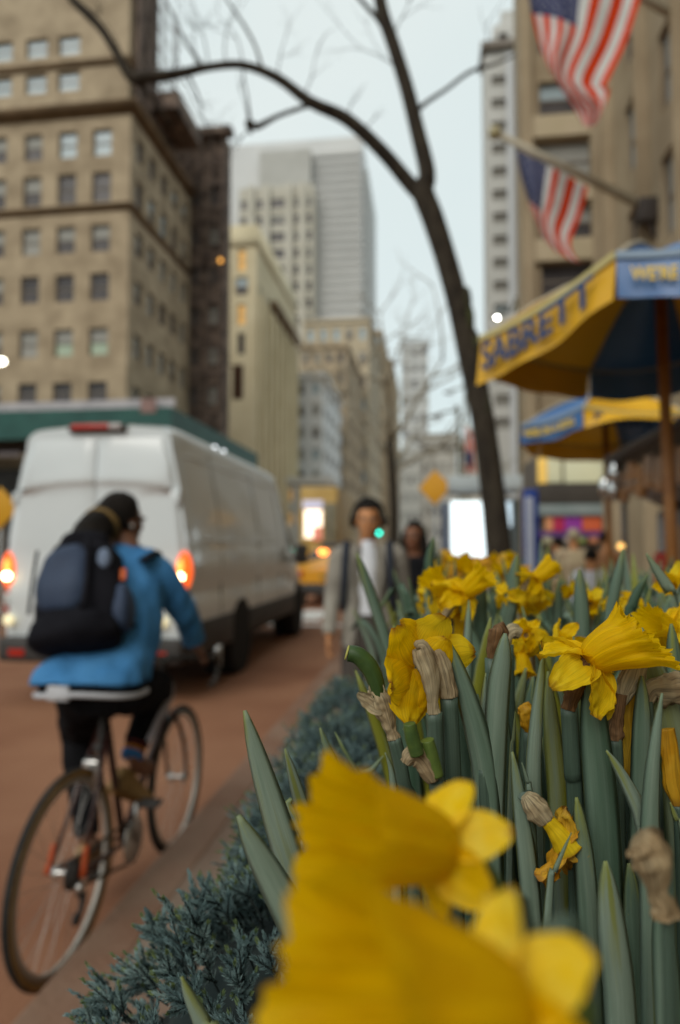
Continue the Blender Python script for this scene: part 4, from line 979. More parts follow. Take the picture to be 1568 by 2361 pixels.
# ------------------------------------------------------------ bicycle
BX = -1.28; RA = V((-1.29, 2.33, .352)); FA = V((-1.27, 3.36, .352)); BBK = V((BX, 2.77, .29)); ST = V((BX, 2.60, .83)); HT = V((BX + .005, 3.17, .86)); HB = V((BX + .005, 3.215, .72))
bike = thing('bicycle', 'dark road bicycle with tan walled tyres and drop bars, ridden beside the kerb', 'bicycle', (BX, 2.85, 0))
M_BFR = mat('dark maroon frame', (.035, .012, .010), (.05, .018, .014), 8, .35, coat=.4)
M_TANW = mat('tan tyre wall', (.22, .13, .04), (.28, .17, .06), 20, .8); M_ALU = mat('bike alloy', (.55, .54, .52), rough=.3, metal=.9)
for nm, c in (('rear', RA), ('front', FA)):
    mb = MB(); n = 64; rings = []
    for i in range(n):
        a = 2 * PI * i / n; rings.append([mb.add(c + V((.0165 * cos(b), (.336 + .0165 * sin(b)) * cos(a), (.336 + .0165 * sin(b)) * sin(a)))) for b in (2 * PI * k / 10 for k in range(10))])
    rings.append(rings[0])
    for A_, B_ in zip(rings, rings[1:]):
        for k in range(10): mb.face((A_[k], A_[(k + 1) % 10], B_[(k + 1) % 10], B_[k]), 0 if 1 <= k <= 3 else 1, True)
    w = mb.build('wheel', [M_TYRE, M_TANW] if nm == 'rear' else [M_TYRE, M_TYRE], bike)
    mb = MB(); rings = []
    for i in range(n):
        a = 2 * PI * i / n; rings.append([mb.add(c + V((dx, r * cos(a), r * sin(a)))) for dx, r in ((-.011, .322), (.011, .322), (.009, .300), (-.009, .300))])
    rings.append(rings[0]); mb.rings(rings, True); mb.build('rim', mat('bike rim', (.42, .40, .36), rough=.35, metal=.5), w)
    mb = MB()
    for k in range(28):
        a = 2 * PI * k / 28; s = 1 if k % 2 else -1
        mb.tube([c + V((s * .03, .02 * cos(a + .9), .02 * sin(a + .9))), c + V((0, .305 * cos(a), .305 * sin(a)))], .0011, 4, cap=False)
    mb.build('spokes', M_ALU, w)
    mb = MB(); mb.lathe(c - V((.05, 0, 0)), (1, 0, 0), [(0, .01), (.01, .022), (.035, .012), (.065, .012), (.09, .022), (.1, .01)], 14); mb.build('hub', M_ALU, w)
mb = MB()
for a, b, r in ((BBK, ST, .0155), (ST, HT, .0145), (BBK, HB, .017), (HT, HB, .019)): mb.tube([a, b], r, 10)
for s in (-1, 1):
    mb.tube([RA + V((s * .062, 0, 0)), ST + V((s * .02, -.01, -.03))], [.008, .009], 8); mb.tube([RA + V((s * .062, 0, 0)), BBK + V((s * .025, 0, 0))], [.009, .011], 8)
    mb.tube([FA + V((s * .05, 0, 0)), FA + V((s * .05, -.05, .2)), HB + V((s * .035, .0, -.0))], [.009, .011, .012], 8, sub=3)
mb.tube([ST, ST + (ST - BBK) * .16], .0135, 10)
mb.build('frame', M_BFR, bike)
for s in (-1, 1):
    mb = MB(); mb.tube([RA + V((s * .066, 0, -.01)), RA + V((s * .064, .02, .04)), RA + V((s * .062, .035, .085))], [.014, .012, .010], 8, sub=2); mb.build('dropout_clamp', mat('orange red clamp', (.36, .055, .010), rough=.5), bike)
mb = MB(); sp = ST + V((0, -.05, .13))
mb.ell(sp, (.07, .14, .03), 16, 8, fn=lambda q: V((q.x * (1 if q.y < 0 else 1 - .75 * min(1, q.y / .14)), q.y, q.z))); mb.build('saddle', M_TRIM, bike)
mb = MB(); hb = V((BX + .005, 3.20, .965)); mb.tube([HT, HT + V((0, -.005, .09)), hb + V((0, .05, 0))], .014, 8); mb.tube([hb + V((-.2, .05, 0)), hb + V((.2, .05, 0))], .0135, 8)
for s in (-1, 1): mb.tube([hb + V((s * .2, .05, 0)), hb + V((s * .215, .12, .0)), hb + V((s * .215, .16, -.05)), hb + V((s * .215, .12, -.115)), hb + V((s * .215, .03, -.125))], .014, 8, sub=4)
mb.build('handlebar', mat('bar tape', (.05, .042, .036), rough=.7), bike)
for s in (-1, 1):
    mb = MB(); mb.tube([hb + V((s * .215, .13, .015)), hb + V((s * .215, .17, .04)), hb + V((s * .22, .18, -.06))], [.014, .016, .006], 8, sub=2); mb.build('brake_lever', M_ALU, bike)
mb = MB(); mb.lathe(BBK + V((.045, 0, 0)), (1, 0, 0), [(0, .02), (0, .092), (.005, .092), (.005, .02)], 36); mb.build('chainring', M_ALU, bike)
pedR = BBK + V((.075, -.035, .165)); pedL = BBK + V((-.075, .035, -.165))
mb = MB(); mb.tube([BBK + V((.055, 0, 0)), pedR], [.014, .011], 8); mb.tube([BBK + V((-.055, 0, 0)), pedL], [.014, .011], 8); mb.build('crank', M_ALU, bike)
for p, s in ((pedR, 1), (pedL, -1)):
    mb = MB(); mb.box(p + V((s * .055, 0, 0)), (.09, .07, .022), bev=.008); mb.build('pedal', M_TRIM, bike)
mb = MB(); mb.lathe(RA + V((.025, 0, 0)), (1, 0, 0), [(0, .055), (.006, .055), (.008, .045), (.015, .045), (.02, .032), (.03, .028)], 24); mb.build('cassette', M_TRIM, bike)
mb = MB()
for dz in (1, -1): mb.span(RA + V((.038, 0, dz * .05)), BBK + V((.047, 0, dz * .088)), .007, .012)
mb.build('chain', mat('chain', (.08, .06, .04), rough=.5, metal=.6), bike)
mb = MB(); mb.tube([RA + V((.045, .0, -.02)), RA + V((.055, .03, -.09)), RA + V((.045, .01, -.17))], [.012, .012, .008], 8, sub=2); mb.lathe(RA + V((.035, .03, -.075)), (1, 0, 0), [(0, .02), (.012, .02)], 12); mb.lathe(RA + V((.035, .01, -.16)), (1, 0, 0), [(0, .022), (.012, .022)], 12); mb.build('derailleur', M_TRIM, bike)
mb = MB(); mb.ell(RA + V((.055, 0, -.045)), (.02, .02, .02), 10, 6); mb.build('reflector', M_ALU, bike)
mb = MB(); mb.tube([ST + V((0, -.02, .02)), ST + V((0, -.045, -.14)), ST + V((0, -.03, -.26))], .014, 8, sub=3); mb.lathe(ST + V((0, -.05, -.1)), (0, -1, .2), [(0, .02), (.015, .02), (.02, .012)], 12); mb.lathe(ST + V((0, -.05, -.16)), (0, -1, .2), [(0, .024), (.015, .022)], 12); mb.build('seat_light', M_TRIM, bike)
mb = MB(); mb.box(RA + V((0, .19, .30)), (.07, .05, .09), bev=.015); mb.build('brake_caliper', M_ALU, bike)
# ------------------------------------------------------------ people
def fuse(mb, voxel=.01, it=3, wr=0., wf=14., seed=0):
    t = mb.build('fuse', []); rm = t.modifiers.new('r', 'REMESH'); rm.mode = 'VOXEL'; rm.voxel_size = voxel; rm.use_smooth_shade = True
    s2 = t.modifiers.new('m', 'SMOOTH'); s2.iterations = it; s2.factor = .5
    dg = bpy.context.evaluated_depsgraph_get(); out = bpy.data.meshes.new_from_object(t.evaluated_get(dg)); bpy.data.objects.remove(t)
    if wr:
        nr = [v.normal.copy() for v in out.vertices]
        for v, n in zip(out.vertices, nr):
            p = v.co * wf + V((seed, 0, 0)); p.z *= .6
            v.co += n * wr * (noise.noise(p) + .5 * noise.noise(p * 2.1))
    return out
def loft(mb, secs, n=20):
    """secs: (centre, x axis, rx, y axis, ry)"""
    rings = []
    for c, x, rx, y, ry in secs:
        x, y, c = V(x).normalized(), V(y).normalized(), V(c)
        rings.append([mb.add(c + x * rx * math.copysign(abs(cos(a)) ** .85, cos(a)) + y * ry * math.copysign(abs(sin(a)) ** .85, sin(a))) for a in (2 * PI * k / n for k in range(n))])
    mb.rings(rings, True); mb.face(list(reversed(rings[0]))); mb.face(rings[-1])
def add_head(mb, M, k=1.):
    e = lambda c, r: mb.ell(None, (r[0] * k, r[1] * k, r[2] * k), 18, 12, mtx=M @ Matrix.Translation(V(c) * k))
    e((0, -.012, .03), (.074, .094, .095)); e((0, .022, -.04), (.058, .066, .078)); e((0, .055, -.095), (.028, .025, .022))
    e((0, .094, -.012), (.013, .018, .024)); e((0, .082, .025), (.05, .018, .014)); e((0, .082, -.058), (.024, .012, .011))
    for s in (-1, 1): e((s * .077, -.01, -.005), (.010, .022, .032)); e((s * .035, .066, -.02), (.022, .02, .016))
def face_parts(root, M, k=1., mouth=True):
    wh, bl, lp = mat('eye white', (.6, .58, .55), rough=.3), mat('dark brow', (.012, .009, .007), rough=.8), mat('lip', (.22, .08, .06), rough=.5)
    for s in (-1, 1):
        mb = MB(); mb.ell(None, (.013 * k, .009 * k, .007 * k), 12, 8, mtx=M @ Matrix.Translation(V((s * .031, .083, .006)) * k)); e = mb.build('eye', wh, root)
        mb = MB(); mb.ell(None, (.0055 * k, .003 * k, .0055 * k), 10, 6, mtx=M @ Matrix.Translation(V((s * .031, .091, .006)) * k)); mb.build('iris', bl, e)
        mb = MB(); mb.ell(None, (.019 * k, .008 * k, .0045 * k), 12, 6, mtx=M @ Matrix.Translation(V((s * .031, .092, .028)) * k)); mb.build('eyebrow', bl, root)
    mb = MB(); mb.ell(None, (.023 * k, .008 * k, .005 * k), 12, 6, mtx=M @ Matrix.Translation(V((0, .089, -.058)) * k)); mb.build('lips', lp, root)
def add_hand(mb, w, d, side, curl, pn, k=1.):
    """w wrist, d direction of the hand, side thumb direction, pn palm normal"""
    d, side, pn = V(d).normalized(), V(side).normalized(), V(pn).normalized(); w = V(w)
    M = frame(w + d * .045 * k, side, d); mb.ell(None, (.040 * k, .052 * k, .016 * k), 14, 10, mtx=M)
    for i, (o, L) in enumerate(((.030, .070), (.010, .078), (-.010, .073), (-.029, .058))):
        b = w + d * .085 * k + side * o * k; pts = [b]; dd = d.copy()
        for j in range(3):
            a = curl * (.5 + .35 * j + .08 * i); dd = (d * cos(a * (j + 1) * .6) + pn * sin(a * (j + 1) * .6)).normalized(); pts.append(pts[-1] + dd * L * k * (.42, .32, .26)[j])
        mb.tube(pts, [.0095 * k, .009 * k, .0085 * k, .0065 * k], 8, sub=2)
    b = w + d * .03 * k + side * .032 * k; mb.tube([b, b + (side * .8 + d * .7 + pn * .2).normalized() * .035 * k, b + (side * .8 + d * .9 + pn * .7).normalized() * .065 * k], [.012 * k, .0105 * k, .008 * k], 8, sub=2)
def shoe(root, heel, toe, m, msole, up=V((0, 0, 1)), k=1.):
    heel, toe = V(heel), V(toe); d = (toe - heel); L = d.length; d.normalize(); sd = d.cross(up).normalized(); u = sd.cross(d)
    mb = MB(); secs = []
    for t, w, h, z in ((0, .022, .03, .035), (.08, .032, .05, .05), (.25, .034, .055, .055), (.42, .036, .042, .043), (.65, .043, .032, .034), (.85, .042, .025, .026), (.97, .028, .016, .018), (1., .012, .008, .012)):
        secs.append((heel + d * L * t + u * z, sd, w * k, u, h * k))
    loft(mb, secs, 14); s = mb.build('shoe', m, root)
    mb = MB(); pts = [(0, .03), (.1, .037), (.3, .037), (.5, .040), (.7, .047), (.88, .045), (1., .025)]
    top = [heel + d * L * t + sd * w * k for t, w in pts] + [heel + d * L * t - sd * w * k for t, w in reversed(pts)]
    mb.prism([p - u * .006 for p in top], u * .024); mb.build('sole', msole, s); return s
SKIN_D = mat('deep brown skin', (.14, .062, .034), (.18, .085, .048), 9, .5); SKIN_T = mat('warm tan skin', (.46, .20, .08), (.53, .25, .11), 9, .5)
M_HAIR = mat('black hair', (.008, .0065, .0055), (.018, .014, .011), 60, .75, spec=.12, bump=.7, bscale=120, stretch=(1, 1, .2))
M_DENIM = mat('blue denim jacket', (.045, .18, .40), (.07, .24, .49), 7, .85, bump=.3, bscale=150, spec=.12); M_BLK = mat('black cloth', (.007, .007, .008), (.013, .013, .015), 9, .95, spec=.06)
M_WCL = mat('white cloth', (.42, .43, .46), (.5, .51, .54), 6, .85)

# --- the cyclist
rd = thing('person', 'cyclist in a blue jacket with long tied dark hair, seen from behind', 'person', (-1.28, 2.7, 0))
pel = V((-1.275, 2.565, .97)); wai = V((-1.29, 2.66, 1.12)); che = V((-1.325, 2.79, 1.29)); upc = V((-1.345, 2.89, 1.40)); nek = V((-1.355, 2.95, 1.475)); hd = at(284, 1203, 3.0)
shR, shL = V((-1.215, 2.90, 1.405)), V((-1.515, 2.88, 1.39)); elR, elL = at(418, 1402, 3.03), V((-1.66, 2.98, 1.20)); haR = at(452, 1488, 3.16); haL = V((-1.52, 3.2, 1.03))
hpR, hpL = pel + V((.095, .02, -.02)), pel + V((-.095, .02, -.02)); knR = at(364, 1588, 2.98); anR = at(306, 1738, 2.76); knL = at(180, 1690, 2.86); anL = at(202, 1935, 2.74)
sx = V((1, .12, 0)); Mh = frame(hd, (.86, -.42, .06), (.42, .86, -.12))
tq = lambda c, rx, ry, ax: (c, sx, rx, ax, ry)
a1, a2, a3, a4 = V((0, .98, -.15)), V((0, .85, -.5)), V((0, .8, -.6)), V((0, .8, -.6))
mb = MB(); loft(mb, [tq(pel - V((0, 0, .09)), .10, .09, a1), tq(pel, .155, .115, a1), tq(wai, .135, .10, a2), tq(che, .155, .11, a3), tq(upc, .15, .09, a4), tq(nek, .06, .055, a4)])
mb.tube([nek - V((0, .03, .06)), nek, hd + V((0, -.02, -.06))], [.075, .062, .055], 12, sub=3); add_head(mb, Mh)
for s, e, h in ((shR, elR, haR), (shL, elL, haL)):
    mb.tube([s + (nek - s) * .35, s, (s + e) / 2, e, (e + h) / 2, h], [.055, .055, .046, .04, .036, .027], 12, sub=3)
    dd = (h - e).normalized() * .5 + V((0, .8, -.25)); add_hand(mb, h, dd, V((-.6 if h is haR else .6, 0, .6)), 1.5, V((0, -.1, -1)))
for h, k, a in ((hpR, knR, anR), (hpL, knL, anL)): mb.tube([h + V((0, 0, .05)), h, (h + k) / 2, k, k.lerp(a, .35), a], [.085, .088, .072, .056, .054, .036], 12, sub=3)
for a, d in ((anR, V((.035, .11, -.085))), (anL, V((.0, .13, -.09)))): mb.tube([a, a + d * .5 + V((0, 0, -.03)), a + d], [.036, .036, .03], 10, sub=2)
for v in range(0): pass
b = mesh_obj('body', fuse(mb, .008, 3), [SKIN_D], None)
# the body is the figure itself: hair and clothing hang below it
b.parent = rd; b.location = -origin(rd)
def kid(name, me, m): 
    return mesh_obj(name, me, m, rd)
mb = MB(); hem = pel + V((.0, -.06, .025))
loft(mb, [tq(hem + V((-.005, -.02, -.01)), .215, .17, a1), tq(hem + V((0, 0, .03)), .205, .165, a1), tq(pel + V((0, 0, .10)), .185, .15, a1), tq(wai, .175, .14, a2), tq(che, .19, .145, a3), tq(upc, .18, .115, a4), tq(nek + V((0, .0, .0)), .085, .075, a4)], 28)
for s, e, h in ((shR, elR, haR), (shL, elL, haL)): mb.tube([s + (nek - s) * .5, s + (nek - s) * .08, s.lerp(e, .5), e, e.lerp(h, .5), e.lerp(h, .93)], [.075, .085, .075, .066, .058, .047], 14, sub=4)
mb.tube([nek + V((0, -.01, .0)), nek + V((.0, .0, .04))], [.075, .07], 14)
kid('jacket', fuse(mb, .009, 2, .022, 8, 3), M_DENIM)
mb = MB(); loft(mb, [tq(hem + V((-.005, -.015, -.035)), .19, .145, a1), tq(hem + V((0, -.01, .02)), .19, .15, a1)], 28); kid('shirt', fuse(mb, .008, 2, .006, 20, 9), M_BLK)
hr = [hem + V((-.005, -.02, -.04 + .006 * sin(a * 3))) + sx * .198 * cos(a) + V((0, 1, -.1)) * .158 * sin(a) for a in (2 * PI * k / 30 for k in range(31))]
mb = MB(); mb.tube(hr, .0105, 8); kid_ = mb.build('shirt_hem', M_WCL, rd)
mb = MB(); mb.box(hem + V((-.055, -.175, -.015)), (.085, .02, .055), bev=.008); mb.build('shirt_patch', M_WCL, rd)
mb = MB(); loft(mb, [tq(pel - V((0, 0, .115)), .12, .11, a1), tq(pel - V((0, 0, .03)), .17, .135, a1), tq(pel + V((0, 0, .06)), .16, .125, a1)], 24)
for h, k, a, f in ((hpR, knR, anR, .86), (hpL, knL, anL, .97)): mb.tube([h + V((0, 0, .03)), h, h.lerp(k, .5), k, k.lerp(a, .4), k.lerp(a, f)], [.1, .105, .09, .074, .066, .05], 14, sub=4)
kid('trousers', fuse(mb, .009, 3, .01, 16, 1), M_BLK)
mb = MB(); o = V((.064, -.02, 0)); mb.tube([knR + V((.066, -.01, .03)), knR + V((.070, -.03, -.03)), knR.lerp(anR, .4) + o, knR.lerp(anR, .8) + V((.05, -.02, 0))], [.014, .017, .016, .014], 8, sub=3); kid_ = mb.build('side_stripe', mat('pale stripe', (.4, .38, .42), rough=.8), rd)
for a, b2, m in ((.84, .90, mat('maroon sock', (.13, .02, .015), rough=.9)), (.90, .935, M_BLK), (.935, .985, mat('orange sock', (.40, .14, .02), rough=.9)), (.985, 1.06, mat('blue sock', (.03, .13, .32), rough=.9))):
    mb = MB(); mb.tube([knR.lerp(anR, a), knR.lerp(anR, b2)], [.047, .045], 14); mb.build('sock', m, rd)
M_SHOE = mat('tan leather shoe', (.23, .14, .05), (.30, .19, .08), 9, .6); M_SOLE = mat('gum sole', (.16, .075, .02), rough=.8)
shoe(rd, at(250, 1826, 2.69), at(346, 1862, 2.88), M_SHOE, M_SOLE, k=1.15); shoe(rd, anL + V((0, -.07, -.11)), anL + V((.0, .19, -.125)), M_SHOE, M_SOLE)
face_parts(rd, Mh)
mb = MB(); mb.ell(None, (.092, .108, .105), 20, 14, mtx=Mh @ Matrix.Translation(V((0, -.022, .034))), fn=lambda q: V((q.x, q.y if q.y < .045 or q.z > .05 else .045, q.z)))
bk1 = Mh @ V((-.005, -.10, -.015)); tl = at(184, 1264, 2.72)
mb.tube([bk1 + V((.0, .05, .03)), bk1, bk1.lerp(tl, .35) + V((0, -.02, .015)), bk1.lerp(tl, .7), tl, tl + V((-.01, -.01, -.08))], [.08, .068, .07, .075, .07, .04], 14, sub=3)
for k in range(16):
    a = k / 16 * 2 * PI; o = V((.055 * cos(a), .03 * sin(a), .048 * sin(a))); mb.tube([bk1 + o * .9, bk1.lerp(tl, .5) + o * 1.15 + V((0, -.01, .01)), tl + o * 1.2, tl + o * 1.25 + V((-.01, 0, -.06 - .03 * (k % 3)))], [.018, .018, .016, .008], 7, sub=3)
kid('hair', fuse(mb, .009, 1, .004, 40, 4), M_HAIR)
mb = MB(); dd = (tl - bk1).normalized(); c = bk1 + dd * .025; u, w, _ = basis(dd)
ring = [c + (u * cos(a) + w * sin(a)) * .07 for a in (2 * PI * k / 24 for k in range(24))]; mb.tube(ring + [ring[0]], .017, 8); mb.build('hair_tie', mat('gold hair tie', (.19, .12, .04), rough=.8), rd)
mb = MB(); mb.ell(Mh @ V((.083, -.012, -.03)), (.008, .014, .014), 10, 8); mb.build('earring', M_ALU, rd)

# --- backpack on the cyclist's back
ax = (che - pel).normalized(); ax = (ax + V((0, -.0, .25))).normalized(); xx = V((.97, .14, .12)); bpM = frame(at(192, 1372, 2.56), xx, xx.cross(ax) * -1)
bp = thing('backpack', 'bulky navy and black backpack worn on the cyclist', 'backpack', bpM.translation)
M_PK = mat('navy pack cloth', (.024, .038, .075), (.038, .058, .105), 4, .6, bump=.3, bscale=60, spec=.25); M_PKD = mat('black pack cloth', (.008, .008, .011), (.015, .015, .02), 6, .9, spec=.08)
def pack(M, size, p=2.6, seed=0, wr=.006, taper=.25):
    mb = MB(); n, k = 36, 24; rings = []
    se = lambda c, e: math.copysign(abs(c) ** (2 / e), c)
    for i in range(k + 1):
        ph = -PI / 2 + PI * i / k; ph = max(-1.55, min(1.55, ph)); row = []
        for j in range(n):
            a = 2 * PI * j / n; q = V((size[0] * se(cos(ph), p) * se(cos(a), p), size[1] * se(cos(ph), p) * se(sin(a), p), size[2] * se(sin(ph), p)))
            q.x *= 1 - taper * (q.z / size[2] * .5 + .5); q += q.normalized() * wr * noise.noise(q * 14 + V((seed, 0, 0))) * 2
            row.append(mb.add(M @ q))
        rings.append(row)
    mb.rings(rings, True); mb.face(list(reversed(rings[0]))); mb.face(rings[-1]); return mb
# local axes: x across, z along the back, y towards the rider (+) / out (-)
zl = bpM.col[2].to_3d(); 
T = lambda v: bpM @ Matrix.Translation(V(v))
pack(T((0, 0, 0)), (.185, .12, .235), 3.2).build('main_body', M_PKD, bp)
pack(T((-.035, -.055, .03)), (.125, .10, .15), 3.0, 5).build('front_pocket', M_PK, bp)
pack(T((0.0, -.03, -.175)), (.19, .125, .075), 2.8, 7).build('base_panel', M_PKD, bp)
pack(T((.0, -.02, .215)), (.12, .085, .045), 2.6, 9).build('lid', M_PKD, bp)
pack(T((.165, -.01, -.08)), (.045, .07, .10), 2.6, 2).build('side_pocket', M_PK, bp); pack(T((.105, -.095, .10)), (.03, .02, .045), 2.4, 3).build('accessory_pouch', mat('pale blue mesh', (.13, .17, .25), rough=.6), bp)
mb = MB(); mb.tube([T((-.13, -.16, .13)).translation, T((-.13, -.165, -.02)).translation, T((-.135, -.15, -.13)).translation], .006, 6, sub=3); mb.tube([T((.06, -.145, .17)).translation, T((.07, -.15, 0)).translation, T((.065, -.15, -.13)).translation], .011, 6, sub=3); mb.build('zip', M_PKD, bp)
mb = MB(); mb.tube([upc + V((.13, -.12, .05)), upc + V((.145, -.02, .085)), shR + V((-.02, .09, .05)), shR + V((-.02, .09, -.10)), che + V((.16, -.06, -.10)), T((.17, .08, -.12)).translation], .021, 8, sub=4, flat=.5)
mb.tube([upc + V((-.11, -.12, .04)), upc + V((-.12, -.02, .085)), shL + V((.03, .08, .05)), shL + V((.03, .08, -.12)), che + V((-.17, -.05, -.1)), T((-.17, .08, -.12)).translation], .021, 8, sub=4, flat=.5); mb.build('shoulder_strap', M_PKD, bp)
mb = MB(); mb.box(None, (.022, .012, .05), mtx=T((.175, -.055, .04)), bev=.004); mb.build('orange_tab', mat('orange tab', (.55, .10, .015), rough=.5), bp)

# --- people on foot
def walker(label, px, ptop, Y, yaw, cols, stride=.12, arms=((.0, .06), (.0, -.06)), lean=0., voxel=.011, hair='short', jacket_open=None, bag=False):
    top = at(px, ptop, Y); z0 = .12; Hh = top.z - z0; k = Hh / 1.75; root = thing('person', label, 'person', (top.x, Y, z0))
    Rz = Matrix.Translation(V((top.x, Y, z0))) @ Matrix.Rotation(yaw, 4, 'Z') @ Matrix.Scale(k, 4)   # local: faces +Y
    W = lambda x, y, z: Rz @ V((x, y + lean * max(0, z - .95), z)); X, Yv = (Rz.to_3x3() @ V((1, 0, 0))), (Rz.to_3x3() @ V((0, 1, 0)))
    hd = W(0, .02, 1.635); Mh = frame(hd, X, Yv); skinm, topm, trm, hairm, shm = cols
    mb = MB(); S = lambda z, rx, ry, y=0: (W(0, y, z), X, rx * k, Yv, ry * k)
    loft(mb, [S(.84, .10, .09), S(.95, .155, .11), S(1.08, .135, .095), S(1.28, .16, .11), S(1.40, .15, .09), S(1.47, .06, .055)])
    mb.tube([W(0, 0, 1.42), W(0, .0, 1.5), W(0, .012, 1.58)], [.07 * k, .058 * k, .055 * k], 12, sub=2); add_head(mb, Mh, k)
    J = []
    for s, (ae, ah) in ((1, arms[0]), (-1, arms[1])):
        sh, el, ha = W(s * .185, 0, 1.40), W(s * .235, ae - .02, 1.13), W(s * .245, ah + .03, .89); J.append((sh, el, ha))
        mb.tube([W(s * .1, 0, 1.42), sh, (sh + el) / 2, el, (el + ha) / 2, ha], [q * k for q in (.055, .055, .047, .04, .036, .026)], 12, sub=3)
        add_hand(mb, ha, (ha - el).normalized() + Yv * .1, Yv, .7, -X * s, k)
    Lg = []
    for s in (1, -1):
        hp, kn, an = W(s * .09, 0, .90), W(s * .095, s * stride * .6 + .03, .50), W(s * .09, s * stride, .09); Lg.append((hp, kn, an, s))
        mb.tube([W(s * .08, 0, .95), hp, (hp + kn) / 2, kn, kn.lerp(an, .35), an], [q * k for q in (.085, .088, .072, .056, .054, .036)], 12, sub=3); mb.tube([an, an + Yv * .1 - V((0, 0, .05))], [.036 * k, .03 * k], 10)
    b = mesh_obj('body', fuse(mb, voxel, 3), [skinm], None); b.parent = root; b.location = -origin(root)
    mb = MB(); loft(mb, [S(.80, .185, .14), S(.95, .18, .135), S(1.10, .165, .125), S(1.28, .185, .135), S(1.40, .18, .11), S(1.475, .085, .075)], 26)
    for (sh, el, ha), s in zip(J, (1, -1)): mb.tube([W(s * .09, 0, 1.42), sh, sh.lerp(el, .5), el, el.lerp(ha, .5), el.lerp(ha, .95)], [q * k for q in (.07, .078, .066, .056, .05, .044)], 14, sub=4)
    mesh_obj('jacket', fuse(mb, voxel, 3, .008 * k, 13, px), topm, root)
    mb = MB(); loft(mb, [S(.83, .13, .11), S(.95, .165, .125), S(1.02, .15, .115)], 22)
    for hp, kn, an, s in Lg: mb.tube([hp, hp.lerp(kn, .5), kn, kn.lerp(an, .5), kn.lerp(an, 1.02)], [q * k for q in (.098, .088, .074, .066, .06)], 14, sub=3)
    mesh_obj('trousers', fuse(mb, voxel, 3, .008, 15, px + 1), trm, root)
    for hp, kn, an, s in Lg: shoe(root, W(s * .09, s * stride - .07, 0), W(s * .1, s * stride + .2, 0), shm, M_SOLE, k=k)
    mb = MB(); cut = .05
    mb.ell(None, (.086 * k, .106 * k, .105 * k), 20, 14, mtx=Mh @ Matrix.Translation(V((0, -.02, .036)) * k), fn=lambda q: V((q.x, q.y if q.y < .035 * k or q.z > .045 * k else .035 * k, max(q.z, -.05 * k) if hair == 'short' else q.z)))
    if hair == 'long': mb.tube([Mh @ V((0, -.06, .05)), Mh @ V((0, -.085, -.08)), Mh @ V((0, -.085, -.24)), Mh @ V((0, -.07, -.36))], [.08 * k, .095 * k, .1 * k, .05 * k], 14, sub=3); [mb.tube([Mh @ V((s * .07, 0, .03)), Mh @ V((s * .085, .0, -.1)), Mh @ V((s * .08, .01, -.25))], [.03, .035, .015], 8, sub=3) for s in (-1, 1)]
    mesh_obj('hair', fuse(mb, .01, 1, .004, 40, 2), hairm, root); face_parts(root, Mh, k)
    return root, W, X, Yv, k, Mh
M_SUIT = mat('grey blazer', (.22, .20, .17), (.28, .26, .22), 6, .85); M_TROU = mat('taupe trousers', (.05, .041, .035), (.07, .058, .05), 6, .85); M_SHBLK = mat('black shoe', (.015, .014, .013), rough=.4)
mn, W, X, Yv, k, Mh = walker('man in a grey blazer and pale shirt with headphones, walking towards the camera', 849, 1163, 4.3, PI + .05, (SKIN_T, M_SUIT, M_TROU, M_HAIR, M_SHBLK), .14, ((.05, .14), (-.04, -.02)), voxel=.008)
mb = MB(); Z = V((0, 0, 1)); rows = []
for z, w, y in ((1.01, .07, .142), (1.1, .066, .135), (1.2, .064, .138), (1.3, .066, .136), (1.38, .06, .122), (1.44, .05, .102), (1.485, .04, .085), (1.51, .042, .07)):
    rows.append([mb.add(W(f * w, y - .03 * abs(f) ** 2 + (.006 if z < 1.3 else .012), z)) for f in (-1, -.6, -.2, .2, .6, 1)])
mb.rings(rows, False); mb.build('shirt', mat('pale blue shirt', (.56, .58, .63), (.64, .66, .70), 5, .8), mn)
mb = MB(); rows = [[mb.add(W(f * w, y - .03 * abs(f) ** 2 + .008, z)) for f in (-1, -.6, -.2, .2, .6, 1)] for z, w, y in ((.76, .115, .135), (.82, .105, .148), (.9, .09, .15), (1.0, .078, .144), (1.03, .074, .142))]
mb.rings(rows, False); mb.build('trouser_front', M_TROU, mn)
for s in (-1, 1):
    mb = MB(); pts = [(.078, .152, .82), (.08, .15, 1.0), (.075, .146, 1.15), (.10, .150, 1.28), (.085, .135, 1.40), (.055, .10, 1.49)]
    mb.tube([W(s * x, y, z) for x, y, z in pts], [.012, .014, .02, .03, .024, .016], 8, sub=3, flat=.4); mb.build('lapel', M_SUIT, mn)
    mb = MB(); mb.tube([W(s * .135, -.1, 1.42), W(s * .14, .02, 1.50), W(s * .145, .125, 1.38), W(s * .15, .15, 1.22), W(s * .165, .08, 1.05)], [.022, .024, .024, .022, .018], 8, sub=4, flat=.5); mb.build('backpack_strap', mat('dark navy strap', (.02, .024, .035), rough=.8), mn)
    mb = MB(); mb.lathe(Mh @ V((s * .082, -.01, 0)), X * s, [(0, .03), (.012, .038), (.03, .036), (.036, .02)], 18); mb.build('headphone_cup', M_BLK, mn)
mb = MB(); mb.tube([Mh @ V((.105 * cos(a), -.01, .01 + .135 * sin(a))) for a in (PI * i / 12 for i in range(13))], .011, 8); mb.build('headband', M_BLK, mn)
walker('woman in a black top with long dark hair, just behind the man in grey', 956, 1206, 5.2, PI - .3, (mat('brown skin', (.18, .075, .04), (.22, .095, .05), 9, .5), M_BLK, M_BLK, M_HAIR, M_SHBLK), .1, voxel=.012, hair='long')
M_TANC = mat('tan coat', (.34, .25, .14), (.4, .3, .18), 5, .85)
